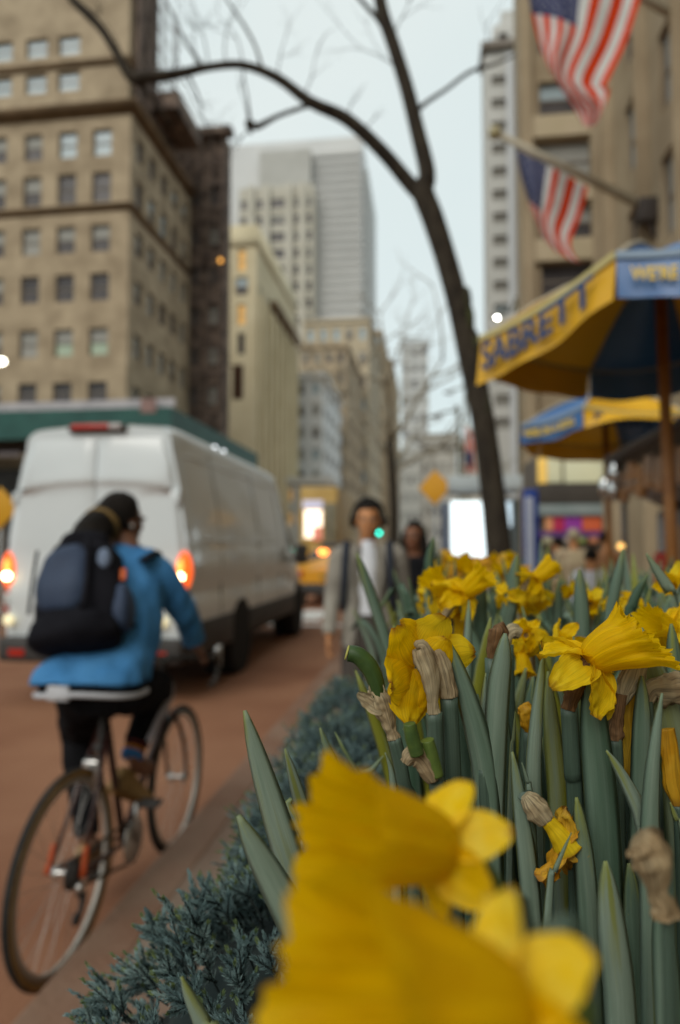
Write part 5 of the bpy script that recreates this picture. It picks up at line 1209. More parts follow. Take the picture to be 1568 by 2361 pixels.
walker('person in a white shirt with back turned, standing in front of the kiosk', 1356, 1268, 7.4, .3, (SKIN_T, mat('white shirt', (.5, .53, .6), (.58, .6, .66), 5, .8), M_BLK, M_HAIR, M_SHBLK), .05, lean=-.1, voxel=.014)
walker('person in a cream top and pale hair facing the kiosk display', 1322, 1222, 9.2, .1, (SKIN_T, mat('cream knit', (.5, .42, .27), (.4, .3, .2), 6, .9), M_TROU, mat('ash hair', (.35, .3, .2), rough=.8), M_SHBLK), .06, voxel=.015)
walker('person in a rust brown top, right of the white shirted one', 1398, 1226, 9.0, -.5, (SKIN_T, mat('rust top', (.2, .09, .04), (.27, .13, .06), 6, .9), M_BLK, M_HAIR, M_SHBLK), .06, voxel=.015)
walker('person in a dark grey coat waiting left of the kiosk people', 1286, 1240, 9.8, .6, (SKIN_T, mat('dark coat', (.05, .045, .05), (.07, .065, .07), 6, .9), M_BLK, M_HAIR, M_SHBLK), .05, voxel=.015)
# ------------------------------------------------------------ plant materials
M_LEAF = plant_mat('daffodil leaf', [(.16, (.026, .058, .030)), (.36, (.062, .118, .076)), (.54, (.14, .21, .155)), (.72, (.25, .325, .255)), (.88, (.24, .25, .03))], vein=34., trans=.12, rough=.42, edge=((.2, .23, .06), .045), streak=.22, bump=.35, grow=.07, spec=.25)
M_PETAL = plant_mat('yellow petal', [(.2, (.72, .36, .0)), (.45, (.94, .59, .001)), (.72, (.95, .69, .02))], vein=22., trans=.42, rough=.5, edge=((.30, .12, .012), .10), streak=.28, bump=.5, spec=.12)
M_PETALP = plant_mat('pale yellow petal', [(.2, (.80, .46, .001)), (.55, (.95, .62, .003)), (.85, (.95, .74, .10))], vein=12., trans=.35, rough=.5, edge=((.40, .2, .03), .08), streak=.15, bump=.3, spec=.12)
M_TRUMP = plant_mat('deep yellow trumpet', [(.2, (.74, .36, .0)), (.44, (.95, .58, .0)), (.72, (.97, .69, .002))], vein=22., trans=.45, rough=.5, edge=None, streak=.38, bump=.4, spec=.12)
M_ORANGE = plant_mat('withered orange petal', [(.25, (.46, .17, .006)), (.5, (.68, .34, .008)), (.75, (.76, .48, .04))], vein=16., trans=.25, rough=.6, edge=((.25, .1, .02), .14), streak=.4, bump=.6)
M_PAPER = plant_mat('papery spathe', [(.2, (.2, .11, .045)), (.4, (.42, .29, .15)), (.6, (.56, .45, .27)), (.85, (.64, .58, .38))], vein=20., trans=.25, rough=.75, edge=None, streak=.62, bump=1.0)
M_BROWN = plant_mat('brown spathe', [(.25, (.07, .032, .01)), (.5, (.15, .07, .02)), (.8, (.30, .17, .08))], vein=18., trans=.15, rough=.8, edge=None, streak=.6, bump=1.0)
M_STEM = plant_mat('daffodil stem', [(.2, (.035, .065, .045)), (.45, (.066, .108, .08)), (.65, (.095, .145, .11)), (.9, (.13, .2, .03))], vein=7., trans=.05, rough=.45, streak=.35, bump=.35)
M_BUD = plant_mat('fresh green seed pod', [(.2, (.022, .052, .018)), (.5, (.048, .095, .024)), (.8, (.12, .18, .035))], vein=6., trans=.1, rough=.4, streak=.2, bump=.2)
M_CUT = mat('cut stem end', (.35, .34, .08), (.28, .25, .07), 30, .6)

def leaf_mesh(mb, pts, w, side, tone, blunt=.22, twist=0., channel=.30, n=22, taper=.18, thick=.0016):
    """strap leaf: pts from base to tip"""
    P, _ = smooth([V(p) for p in pts], [1] * len(pts), max(3, n // max(1, len(pts) - 1)))
    N = len(P) - 1; rings = []; rid = tone
    Ls = [0]
    for a, b in zip(P, P[1:]): Ls.append(Ls[-1] + (b - a).length)
    for i, p in enumerate(P):
        t = Ls[i] / Ls[-1]; tg = (P[min(i + 1, N)] - P[max(i - 1, 0)]).normalized()
        s = Quaternion(tg, twist * (t - .5)) @ V(side); s = (s - tg * s.dot(tg)).normalized(); nn = tg.cross(s)
        ww = w * (1 - taper * t)
        if t > 1 - blunt: q = (t - 1 + blunt) / blunt; ww *= max(.04, (1 - q ** 2.4)) ** .62
        h = ww / 2; row = []
        for x, z in ((-1, 0), (-.55, -.0), (0, 0), (.55, 0), (1, 0), (.6, 1), (0, 1), (-.6, 1)):
            d = channel * h * (x * x - .35) - z * min(thick, h * .5); row.append(mb.add(p + s * x * h + nn * d, (x, t, rid)))
        rings.append(row)
    mb.rings(rings, True); mb.face(list(reversed(rings[0]))); mb.face(rings[-1])
RS = random.Random(77)
def petal(mb, O, A, D, L, W, reflex, curl, wither, tone, seed=0., m=0, nu=10, nv=14, twist=0., tipcurl=0.):
    A, D = V(A).normalized(), V(D).normalized(); S = A.cross(D).normalized(); p = V(O); rows = []
    for j in range(nv + 1):
        t = j / nv; ang = -reflex - curl * t - tipcurl * max(0, t - .6) ** 2 * 4
        d = D * cos(ang) + A * sin(ang); nn = S.cross(d) * -1
        if j: p = p + d * (L / nv)
        w = W * max(.02, sin(PI * min(1, .12 + .86 * t ** .85))) ** .6; s2 = Quaternion(d, twist * t) @ S; n2 = Quaternion(d, twist * t) @ nn
        row = []
        for i in range(nu + 1):
            x = i / nu * 2 - 1; q = V((x * 2.2, t * 3.2, seed * 7.3))
            k = noise.noise(q) * .8 + .5 * noise.noise(q * 2.7) + .25 * noise.noise(q * 6)
            e = wither * L * (.25 + t) * k * .16
            ex = 1 + wither * .28 * noise.noise(V((t * 7, seed * 3, x > 0))) * t
            row.append(mb.add(p + s2 * x * w / 2 * ex + n2 * (e + .16 * w * (x * x - .4)), (x * .92, t, tone)))
        rows.append(row)
    mb.rings(rows, False, m)
def trumpet(mb, O, A, L, r0, r1, flare, frill, crump, tone, seed=0., n=128, nv=26, bend=None, m=0, lobe=1.):
    u, w, d = basis(V(A)); O = V(O); rings = []
    for j in range(nv + 1):
        t = j / nv; row = []; r = r0 + (r1 - r0) * (t ** .5); fl = max(0, (t - .72) / .28)
        c = O + d * L * t + (V(bend) * t * t if bend else V((0, 0, 0)))
        for k in range(n):
            a = 2 * PI * k / n; lob = lobe * (sin(6 * a + seed) * .055 * t + .03 * sin(12 * a + 1.3 * seed) * t + .016 * sin(23 * a + seed) * t)
            q = V((cos(a) * 1.6, sin(a) * 1.6, t * 1.8 + seed * 5)); nz = noise.noise(q) * crump
            fr = frill * fl * (noise.noise(V((cos(a) * 7, sin(a) * 9, seed * 3 + t * 2))) + .5 * noise.noise(V((cos(a) * 15, sin(a) * 15, seed + t * 4))))
            rr = r * (1 + lob + nz * (.25 + t) * .9) + flare * fl ** 1.6 * (1 + .35 * sin(6 * a + seed)) + fr * .0035
            row.append(mb.add(c + (u * cos(a) + w * sin(a)) * rr + d * (fr * .0028 + nz * .006 * t), (sin(a * 9), t * .8, tone)))
        rings.append(row)
    mb.rings(rings, True, m)
def crumple_tube(mb, pts, rad, tone, seed=0., amp=.35, n=30, sub=8, m=0, flat=.75, cap=True):
    P, Q = smooth([V(p) for p in pts], rad, sub); sd = None; rings = []; N = len(P)
    for i, p in enumerate(P):
        t = (P[min(i + 1, N - 1)] - P[max(i - 1, 0)]).normalized()
        if sd is None: sd = (RGT - t * RGT.dot(t)).normalized()
        sd = (sd - t * sd.dot(t)).normalized(); up = t.cross(sd)
        rings.append([mb.add(p + (sd * cos(a) + up * sin(a) * flat) * Q[i] * (1 + amp * (noise.noise(V((cos(a) * 2.2, sin(a) * 2.2, i * .2 + seed * 9))) + .6 * noise.noise(V((cos(a) * 5, sin(a) * 5, i * .12 + seed * 5))) + .22 * sin(11 * a + 3 * noise.noise(V((i * .13, seed, 0)))) + .3 * noise.noise(V((cos(a) * 11, sin(a) * 11, i * .3 + seed))))), (a / PI - 1, i / (N - 1), tone)) for a in (2 * PI * k / n for k in range(n))])
    mb.rings(rings, True, m)
    if cap: mb.face(list(reversed(rings[0])), m); mb.face(rings[-1], m)
def stem(root, pts, r, tone=.45, name='stem'):
    mb = MB(); P, Q = smooth([V(p) for p in pts], [r * 1.15] + [r] * (len(pts) - 1), 5); sd = RGT; rings = []
    for i, p in enumerate(P):
        t = (P[min(i + 1, len(P) - 1)] - P[max(i - 1, 0)]).normalized(); sd = (sd - t * sd.dot(t)).normalized(); up = t.cross(sd)
        rings.append([mb.add(p + (sd * cos(a) + up * sin(a) * .62) * Q[i] * (1 + .05 * cos(6 * a)), (cos(a) * .9, i / len(P), tone)) for a in (2 * PI * k / 14 for k in range(14))])
    mb.rings(rings, True); mb.face(list(reversed(rings[0]))); mb.face(rings[-1]); return mb.build(name, M_STEM, root)
def flower(root, O, A, s=1., wither=.5, reflex=.25, curl=.5, L=.036, W=.024, tl=.042, r1=.0135, flare=.006, frill=1., crump=.18, rot=0., seed=1., pm=None, tm=None, angs=None, neck=True, bend=None, tr=True, tipcurl=0., lobe=1.):
    O, A = V(O), V(A).normalized(); u, w, d = basis(A); mb = MB(); rs = random.Random(int(seed * 1000))
    for k in range(6):
        a = rot + k * PI / 3 + rs.uniform(-.12, .12); D = u * cos(a) + w * sin(a)
        ks = (1, 1, 1, 1) if not angs else angs[k]
        petal(mb, O + d * (.001 if k % 2 else -.001) * s + D * .004 * s, A, D, L * s * ks[0] * rs.uniform(.93, 1.07), W * s * ks[1] * (1.05 if k % 2 else .92), reflex * ks[2] + rs.uniform(-.12, .12), curl * ks[3] + rs.uniform(-.15, .25), wither, rs.uniform(.3, .75), seed + k, twist=rs.uniform(-.3, .3) * wither, tipcurl=tipcurl)
    f = mb.build('petals', [pm or M_PETAL], root)
    if tr:
        mb = MB(); trumpet(mb, O - d * .002 * s, A, tl * s, .0075 * s, r1 * s, flare * s, frill, crump, rs.uniform(.35, .6), seed, bend=bend, lobe=lobe); mb.build('trumpet', tm or M_TRUMP, f)
    if neck:
        mb = MB(); crumple_tube(mb, [O - d * .024 * s, O - d * .012 * s, O + d * .002 * s], [.0042 * s, .0042 * s, .008 * s], .75, seed, .05, flat=1.); mb.build('flower_tube', M_BUD, f)
    return f
def to_soil(p, k=1.): return V((p.x + (p.x - CAM.x) * .03, p.y + .02 * k, PZ - .06))
G_FLOW = 'daffodil plants in the planter'
def plant(label, base, grp=G_FLOW): return thing('daffodil_plant', label, 'daffodil', (base.x, base.y, PZ - .05), grp)
def leaf(root, px, d, w, tone, blunt=.22, twist=0., channel=.3, yaw=0., soil=True, taper=.18, ds=None):
    """px: pixel track from tip to lowest visible point, d distance, w width in picture units"""
    P = [atd(x, y, d + (ds[i] if ds else 0)) for i, (x, y) in enumerate(px)]
    if soil:
        e = P[-1]; v = (P[-1] - P[-2]).normalized(); h = e.z - (PZ - .06)
        if h > .02:
            v = (v * .5 + V((0, 0, -1))).normalized(); P.append(e + v * (h / max(.3, -v.z)) * .5); q = P[-1]; P.append(V((q.x + v.x * .02, q.y, PZ - .06)))
    side = Quaternion((0, 0, 1), yaw) @ RGT; ww = w * d / 1568
    mb = MB(); leaf_mesh(mb, list(reversed(P)), ww, side, tone * .86, blunt * .45 / max(.12, sum((a - b).length for a, b in zip(P, P[1:]))) * .35, twist, channel, taper=taper)
    return mb.build('leaf', M_LEAF, root)

# ------------------------------------------------------------ the traced foreground plants
def clump(label, bx, by, d, leaves):
    b = atd(bx, by, d); r = plant(label, V((b.x, b.y, 0)))
    for L in leaves: leaf(r, *L[:4], **(L[4] if len(L) > 4 else {}))
    return r
c1 = clump('daffodil leaves with a tall pale blade and a curved yellow edged one', 700, 2300, .42, [
    ([(564, 1638), (592, 1740), (628, 1860), (665, 1980), (705, 2120), (745, 2300)], .43, 88, .76, dict(blunt=.75, channel=.25, taper=.25)),
    ([(549, 1880), (585, 1950), (635, 2040), (690, 2150), (740, 2290)], .38, 96, .74, dict(blunt=.55, yaw=.35, channel=.4)),
    ([(657, 1726), (676, 1790), (702, 1880), (735, 2000), (770, 2200)], .46, 46, .82, dict(blunt=.5, yaw=.2)),
    ([(690, 1845), (665, 1850), (690, 1900), (760, 2020), (800, 2200)], .5, 34, .7, dict(blunt=.3))])
c2 = clump('single yellow green daffodil blade poking up through the juniper at the bottom edge', 480, 2420, .36, [
    ([(418, 2252), (437, 2300), (470, 2370), (505, 2450)], .36, 74, .86, dict(blunt=.55, channel=.35))])
c3 = clump('daffodil leaves behind the near bloom, one short and one bent over the juniper', 850, 2000, .5, [
    ([(738, 1678), (755, 1730), (780, 1800), (815, 1900), (840, 2050)], .56, 44, .5, dict(blunt=.6)),
    ([(888, 1735), (902, 1775), (908, 1830), (912, 1950)], .47, 34, .74, dict(blunt=.6)),
    ([(885, 1742), (858, 1775), (835, 1800), (870, 1900)], .62, 26, .6, dict(blunt=.5))])
c4 = clump('daffodil leaves rising right of the back turned bloom, a broad green one curling outward', 1110, 2050, .46, [
    ([(1036, 1482), (1054, 1540), (1078, 1620), (1100, 1700), (1118, 1800), (1128, 2000)], .45, 72, .50, dict(blunt=.55, yaw=-.4, channel=.4)),
    ([(1165, 1460), (1160, 1520), (1150, 1600), (1142, 1750), (1135, 2000)], .45, 60, .66, dict(blunt=.30, taper=.08)),
    ([(1120, 1551), (1116, 1610), (1114, 1700), (1118, 1850)], .46, 26, .76, dict(blunt=.4)),
    ([(1181, 1733), (1192, 1800), (1206, 1900), (1220, 2020), (1232, 2200)], .43, 56, .6, dict(blunt=.6)),
    ([(1203, 1758), (1215, 1800), (1225, 1880)], .45, 26, .66, dict(blunt=.5)),
    ([(1050, 1560), (1062, 1700), (1078, 1850), (1085, 2050)], .52, 60, .28, dict(blunt=.4)),
    ([(1100, 1600), (1108, 1760), (1112, 1900), (1115, 2100)], .5, 54, .40, dict(blunt=.4)),
    ([(928, 1560), (938, 1680), (950, 1800), (965, 2000)], .58, 58, .30, dict(blunt=.5)),
    ([(1160, 1620), (1164, 1760), (1162, 1900), (1158, 2100)], .5, 50, .36, dict(blunt=.4))])
c5 = clump('daffodil leaves in mid bed, a folded blue grey blade beside a yellowing one', 1270, 2100, .46, [
    ([(1256, 1492), (1248, 1560), (1238, 1660), (1232, 1800), (1240, 2050)], .46, 56, .62, dict(blunt=.8, taper=.3, yaw=.2)),
    ([(1264, 1548), (1268, 1620), (1278, 1720), (1290, 1850), (1300, 2050)], .48, 62, .93, dict(blunt=.7, taper=.2)),
    ([(1282, 1578), (1300, 1620), (1310, 1700), (1312, 1850)], .5, 36, .66, dict(blunt=.5)),
    ([(1213, 1540), (1200, 1600), (1185, 1680), (1180, 1800)], .6, 46, .9, dict(blunt=.6)),
    ([(1188, 1640), (1184, 1700), (1178, 1800)], .47, 18, .7, dict(blunt=.7)),
    ([(1230, 1560), (1222, 1660), (1215, 1800), (1212, 2000)], .56, 50, .34, dict(blunt=.4)),
    ([(1330, 1560), (1326, 1700), (1322, 1900), (1320, 2100)], .52, 56, .22, dict(blunt=.4))])
c6 = clump('daffodil leaves under the frilled trumpet, one very broad dark green blade', 1380, 2150, .44, [
    ([(1356, 1530), (1364, 1600), (1376, 1720), (1392, 1900), (1402, 2150)], .44, 104, .34, dict(blunt=.55, channel=.2, taper=.3)),
    ([(1406, 1594), (1402, 1650), (1400, 1740), (1400, 1880)], .47, 46, .7, dict(blunt=.35)),
    ([(1398, 1730), (1420, 1762), (1450, 1815), (1482, 1890), (1495, 2020)], .42, 56, .78, dict(blunt=.5, yaw=.3)),
    ([(1329, 1838), (1338, 1900), (1350, 2000), (1362, 2200)], .42, 62, .42, dict(blunt=.4, channel=.4)),
    ([(1396, 1985), (1404, 2060), (1418, 2180), (1436, 2361)], .37, 88, .80, dict(blunt=.42, channel=.3)),
    ([(1318, 1920), (1300, 1960), (1280, 2010), (1266, 2080)], .40, 30, .6, dict(blunt=.8)),
    ([(1440, 1640), (1436, 1760), (1432, 1900), (1430, 2100)], .5, 60, .26, dict(blunt=.4))])
c7 = clump('daffodil leaves at the right edge, a broad olive blade leaning behind pale ones', 1530, 2150, .44, [
    ([(1478, 1448), (1496, 1510), (1520, 1580), (1548, 1680), (1570, 1820)], .47, 92, .95, dict(blunt=.6, channel=.25)),
    ([(1548, 1438), (1554, 1500), (1562, 1600), (1575, 1760)], .5, 56, .36, dict(blunt=.4)),
    ([(1480, 1558), (1482, 1640), (1480, 1780), (1476, 1950), (1474, 2150)], .45, 54, .46, dict(blunt=.35, taper=.1)),
    ([(1527, 1598), (1515, 1680), (1504, 1800), (1500, 1950), (1505, 2200)], .41, 76, .66, dict(blunt=.9, taper=.4)),
    ([(1545, 1850), (1560, 1890), (1585, 1960)], .43, 40, .72, dict(blunt=.5)),
    ([(1560, 1620), (1566, 1800), (1570, 2000), (1572, 2250)], .52, 80, .24, dict(blunt=.3)),
    ([(1520, 2050), (1530, 2150), (1545, 2361)], .36, 80, .44, dict(blunt=.4)),
    ([(1450, 1990), (1462, 2100), (1478, 2361)], .44, 70, .32, dict(blunt=.4))])
c8 = clump('daffodil leaves standing tallest in the bed, soft against the kiosk, one leaning left', 1430, 1600, .8, [
    ([(1490, 1276), (1512, 1310), (1545, 1360), (1590, 1430)], .62, 40, .74, dict(blunt=.5)),
    ([(1436, 1266), (1430, 1310), (1418, 1370), (1405, 1480)], .75, 34, .5, dict(blunt=.4)),
    ([(1336, 1314), (1340, 1370), (1344, 1450), (1348, 1560)], .7, 48, .5, dict(blunt=.4)),
    ([(1494, 1325), (1478, 1352), (1460, 1395), (1450, 1470)], .7, 36, .12, dict(blunt=.4)),
    ([(1192, 1280), (1186, 1330), (1176, 1400), (1165, 1480)], .8, 44, .48, dict(blunt=.4)),
    ([(1000, 1238), (990, 1290), (994, 1340), (1012, 1420), (1030, 1520)], .85, 32, .16, dict(blunt=.4)),
    ([(822, 1274), (838, 1320), (862, 1390), (890, 1480), (905, 1560)], .85, 30, .36, dict(blunt=.4)),
    ([(1290, 1335), (1288, 1400), (1286, 1500)], .85, 30, .4, dict(blunt=.4)),
    ([(1112, 1330), (1108, 1420), (1106, 1540), (1104, 1700)], .75, 38, .3, dict(blunt=.3)),
    ([(1080, 1345), (1078, 1460), (1078, 1600)], .85, 32, .34, dict(blunt=.3)),
    ([(918, 1385), (928, 1430), (945, 1520)], 1.0, 26, .6, dict(blunt=.4)),
    ([(1395, 1355), (1392, 1430), (1390, 1540)], .9, 30, .3, dict(blunt=.4))])

# --- bloom seen from behind
fa = plant('daffodil bloom seen from behind with two papery brown spathes', atd(1010, 2000, .46))
O = atd(966, 1536, .452)
flower(fa, O, V((-.62, .78, .08)), 1., .6, .12, .25, L=.037, W=.040, tl=.012, r1=.009, flare=.002, seed=3.1, rot=.2, neck=False)
mb = MB(); petal(mb, atd(985, 1545, .448), V((-.1, .9, .1)), RGT * .5 + V((0, 0, .9)), .026, .024, .1, .2, .5, .5, 8.2); petal(mb, atd(985, 1545, .448), V((-.3, .9, .0)), RGT * -.35 + V((0, 0, -1)), .034, .022, .05, .1, .5, .2, 5.2); mb.build('petals', M_PETAL, fa)
mb = MB(); crumple_tube(mb, [atd(x, y, .438) for x, y in ((966, 1497), (970, 1492), (976, 1512), (990, 1550), (996, 1590), (998, 1618), (1000, 1645))], [.002, .0055, .0068, .0062, .0048, .0034, .0045], .62, 1.3, .22); s_ = mb.build('spathe', M_PAPER, fa)
mb = MB(); crumple_tube(mb, [atd(x, y, .446) for x, y in ((1004, 1498), (1012, 1512), (1022, 1545), (1030, 1580), (1034, 1608))], [.002, .0045, .0062, .0058, .0055], .5, 2.3, .22); mb.build('spathe', M_PAPER, fa)
stem(fa, [to_soil(atd(1014, 2000, .45)), atd(1014, 2000, .45), atd(1008, 1800, .442), atd(1001, 1643, .438)], .0051, .5); stem(fa, [to_soil(atd(1050, 2050, .46)), atd(1050, 2000, .46), atd(1044, 1800, .45), atd(1035, 1606, .446)], .0056, .44)
# --- frilled trumpet bloom
fb = plant('daffodil bloom with a big frilled trumpet tilted up to the right, hanging brown spathe', atd(1330, 2000, .45))
O = atd(1368, 1522, .445)
flower(fb, O, RGT * .64 + V((0, 0, .70)) - FWD * .25, 1.03, .8, .15, .9, L=.036, W=.026, tl=.037, r1=.0205, flare=.005, frill=2.0, crump=.24, seed=6.7, rot=.2, neck=False, bend=V((.010, 0, -.010)))
mb = MB(); crumple_tube(mb, [atd(x, y, .442) for x, y in ((1352, 1528), (1338, 1540), (1330, 1565), (1322, 1595), (1316, 1618), (1312, 1636))], [.006, .0075, .0078, .006, .0045, .0052], .45, 4.1, .2); mb.build('spathe', M_BROWN, fb)
stem(fb, [to_soil(atd(1330, 2050, .45)), atd(1328, 1950, .45), atd(1320, 1780, .446), atd(1312, 1632, .442)], .0052, .3)
mb = MB(); crumple_tube(mb, [atd(x, y, .455) for x, y in ((1478, 1500), (1468, 1535), (1452, 1575), (1442, 1600), (1438, 1625))], [.004, .0075, .0085, .006, .002], .8, 6.2, .3, flat=.3); mb.build('spathe', M_PAPER, fb)
# --- seed pod with papery sheath
fc = plant('spent daffodil with a curved green seed pod and papery sheath, left of the blooms', atd(960, 2100, .45))
mb = MB(); crumple_tube(mb, [atd(x, y, .44) for x, y in ((803, 1506), (826, 1512), (850, 1536), (866, 1570), (872, 1604))], [.0052, .0058, .0060, .0055, .0046], .35, 1.1, .03, flat=1.); p = mb.build('seed_pod', M_BUD, fc)
mb = MB(); a, b = atd(802, 1505, .44), atd(826, 1512, .44); mb.lathe(a + (a - b).normalized() * .0002, a - b, [(0, .0050), (.0008, .0046), (.0009, .001)], 14); mb.build('cut_end', M_CUT, p)
mb = MB(); crumple_tube(mb, [atd(x, y, .44) for x, y in ((862, 1585), (878, 1612), (888, 1640), (898, 1672), (904, 1690), (908, 1704))], [.0045, .0068, .0058, .0042, .0034, .0042], .55, 7.7, .3)
petal(mb, atd(884, 1640, .436), -FWD, RGT * -.75 + V((0, 0, .5)), .02, .011, 0, .2, .9, .6, 3.3); petal(mb, atd(876, 1612, .437), -FWD, RGT * -.3 + V((0, 0, 1)), .017, .010, 0, .2, .9, .7, 5.3); mb.build('spathe', M_PAPER, fc)
stem(fc, [to_soil(atd(960, 2100, .45)), atd(955, 2000, .45), atd(930, 1800, .443), atd(909, 1702, .44)], .0044, .45)
# --- two small pods
fd = plant('spent daffodil with two small upright green pods in a tan sheath', atd(985, 2000, .42))
mb = MB(); crumple_tube(mb, [atd(x, y, .40) for x, y in ((944, 1668), (950, 1700), (962, 1740))], [.0036, .0042, .0042], .55, 2.1, .04, flat=1.); crumple_tube(mb, [atd(x, y, .405) for x, y in ((985, 1706), (994, 1740), (1008, 1790))], [.004, .0044, .004], .8, 3.1, .04, flat=1.); mb.build('seed_pod', M_BUD, fd)
mb = MB(); crumple_tube(mb, [atd(x, y, .405) for x, y in ((935, 1760), (948, 1742), (966, 1745), (985, 1770), (1000, 1800))], [.003, .0055, .006, .006, .004], .5, 5.1, .3); mb.build('spathe', M_PAPER, fd)
stem(fd, [to_soil(atd(1020, 2100, .42)), atd(1015, 1980, .41), atd(1000, 1790, .405)], .0042, .6)
# --- drooping orange bloom deep in the leaves
fe = plant('withered orange daffodil bloom drooping between the leaves, pink papery sheath', atd(1220, 2100, .43))
mb = MB(); crumple_tube(mb, [atd(x, y, .425) for x, y in ((1211, 1832), (1222, 1846), (1240, 1868), (1258, 1892))], [.003, .0062, .0078, .0058], .6, 2.9, .16); mb.build('spathe', M_PAPER, fe)
mb = MB(); crumple_tube(mb, [atd(x, y, .425) for x, y in ((1256, 1886), (1275, 1906), (1296, 1932), (1312, 1955))], [.0042, .0052, .0075, .010], .9, 8.8, .08, flat=1.); f_ = mb.build('flower_tube', M_PETAL, fe)
mb = MB()
for k, (dx, dz, L) in enumerate(((.5, -.9, .042), (.15, -1, .05), (.8, .5, .026), (-.15, -1, .036), (.6, -.3, .034), (.3, .8, .022))): petal(mb, atd(1296, 1940, .425), RGT * .6 - V((0, 0, .5)) + FWD * (.2 * k - .5), RGT * dx + V((0, 0, dz)), L, .018, .2, .5, 1.2, .2 + .1 * k, k + .5)
mb.build('petals', M_ORANGE, fe)
stem(fe, [to_soil(atd(1230, 2150, .45)), atd(1222, 1990, .435), atd(1212, 1836, .425)], .0046, .4)
# --- assorted spent blooms
def spent(label, tube, rads, m, d, tone, seed, st=None, extra=None, flat=.7):
    r = plant(label, atd(tube[-1][0], 2100, d)); mb = MB(); crumple_tube(mb, [atd(x, y, d) for x, y in tube], rads, tone, seed, .28, flat=flat)
    if extra: extra(mb)
    mb.build('withered_bloom', m, r); x, y = tube[-1]
    stem(r, [to_soil(atd(x + 12, 2100, d)), atd(x + 8, (y + 2200) / 2, d), atd(x, y - 3, d)], .0045 * d / .45, .4); return r
spent('spent daffodil with a brown sheath standing left of a blue grey blade tip', [(1146, 1440), (1150, 1452), (1144, 1490), (1134, 1520)], [.003, .0075, .007, .004], M_BROWN, .52, .6, 1.7)
spent('spent daffodil with a short crisp pale scrap right of the blade tip', [(1200, 1462), (1185, 1456), (1172, 1468), (1168, 1490)], [.004, .006, .004, .003], M_PAPER, .56, .7, 2.7)
spent('spent daffodil with a long hanging orange yellow petal near the right edge', [(1462, 1600), (1458, 1640), (1462, 1690), (1452, 1740), (1446, 1800)], [.006, .0085, .009, .005, .003], M_ORANGE, .47, .75, 3.7, flat=.35)
spent('spent daffodil with a wide tan papery scrap running off the right edge', [(1600, 1580), (1560, 1588), (1530, 1590), (1505, 1592), (1490, 1620)], [.008, .011, .010, .007, .004], M_PAPER, .46, .5, 4.7, flat=.3)
spent('spent daffodil with a small rust coloured sheath on a bright green stalk', [(1432, 1600), (1426, 1640), (1422, 1668), (1420, 1690), (1419, 1706)], [.0042, .004, .0042, .0048, .0046], M_BROWN, .455, .75, 5.7)
spent('spent daffodil with a blurred brown bud hanging at the lower right', [(1470, 1935), (1486, 1950), (1506, 1990), (1516, 2050), (1530, 2085), (1534, 2112)], [.004, .0078, .0072, .0042, .0048, .0062], M_PAPER, .27, .35, 6.7)
spent('spent daffodil with a curled orange scrap between green blades', [(1206, 1626), (1214, 1640), (1220, 1668), (1222, 1690)], [.004, .0065, .0058, .003], M_ORANGE, .5, .45, 7.7)
spent('spent daffodil with a tiny beige crumb of a sheath among dark stems', [(1117, 1741), (1116, 1755), (1118, 1768), (1117, 1776)], [.0015, .002, .0017, .0015], M_PAPER, .45, .75, 8.7)
spent('spent daffodil with a drooping amber strip at the far right edge', [(1540, 1680), (1546, 1740), (1552, 1800), (1566, 1860)], [.004, .006, .007, .004], M_ORANGE, .46, .5, 9.7, flat=.4)

# --- the two blooms right in front of the lens
n1 = plant('out of focus daffodil trumpet pointing left, upper of the two nearest blooms', atd(1120, 2300, .24))
O, Mo = atd(1008, 1950, .212), atd(756, 1900, .188)
flower(n1, O, Mo - O, 1., .35, .35, .3, L=.0205, W=.0165, tl=(Mo - O).length, r1=.0158, flare=.002, frill=.6, crump=.2, lobe=1.1, seed=2.2, rot=.5, pm=M_PETALP, neck=False)
mb = MB(); crumple_tube(mb, [O, O + (O - Mo).normalized() * .012, atd(1110, 2010, .225), atd(1150, 2080, .235)], [.007, .0045, .0042, .0048], .9, 3., .03, flat=1.); mb.build('flower_tube', M_BUD, n1)
stem(n1, [to_soil(atd(1250, 2500, .26)), atd(1220, 2361, .25), atd(1150, 2075, .235)], .0045, .6)
n2 = plant('out of focus daffodil trumpet filling the bottom edge, lower and largest of the two nearest', atd(1250, 2500, .15))
O, Mo = atd(1160, 2335, .150), atd(722, 2345, .130)
flower(n2, O, Mo - O, 1., .4, .25, .25, L=.0215, W=.019, tl=(Mo - O).length, r1=.0225, flare=.003, frill=.7, crump=.24, lobe=1.1, seed=4.9, rot=.15, pm=M_PETALP, neck=True)
stem(n2, [to_soil(atd(1420, 2600, .18)), atd(1350, 2500, .17), atd(1210, 2290, .155)], .0045, .6)

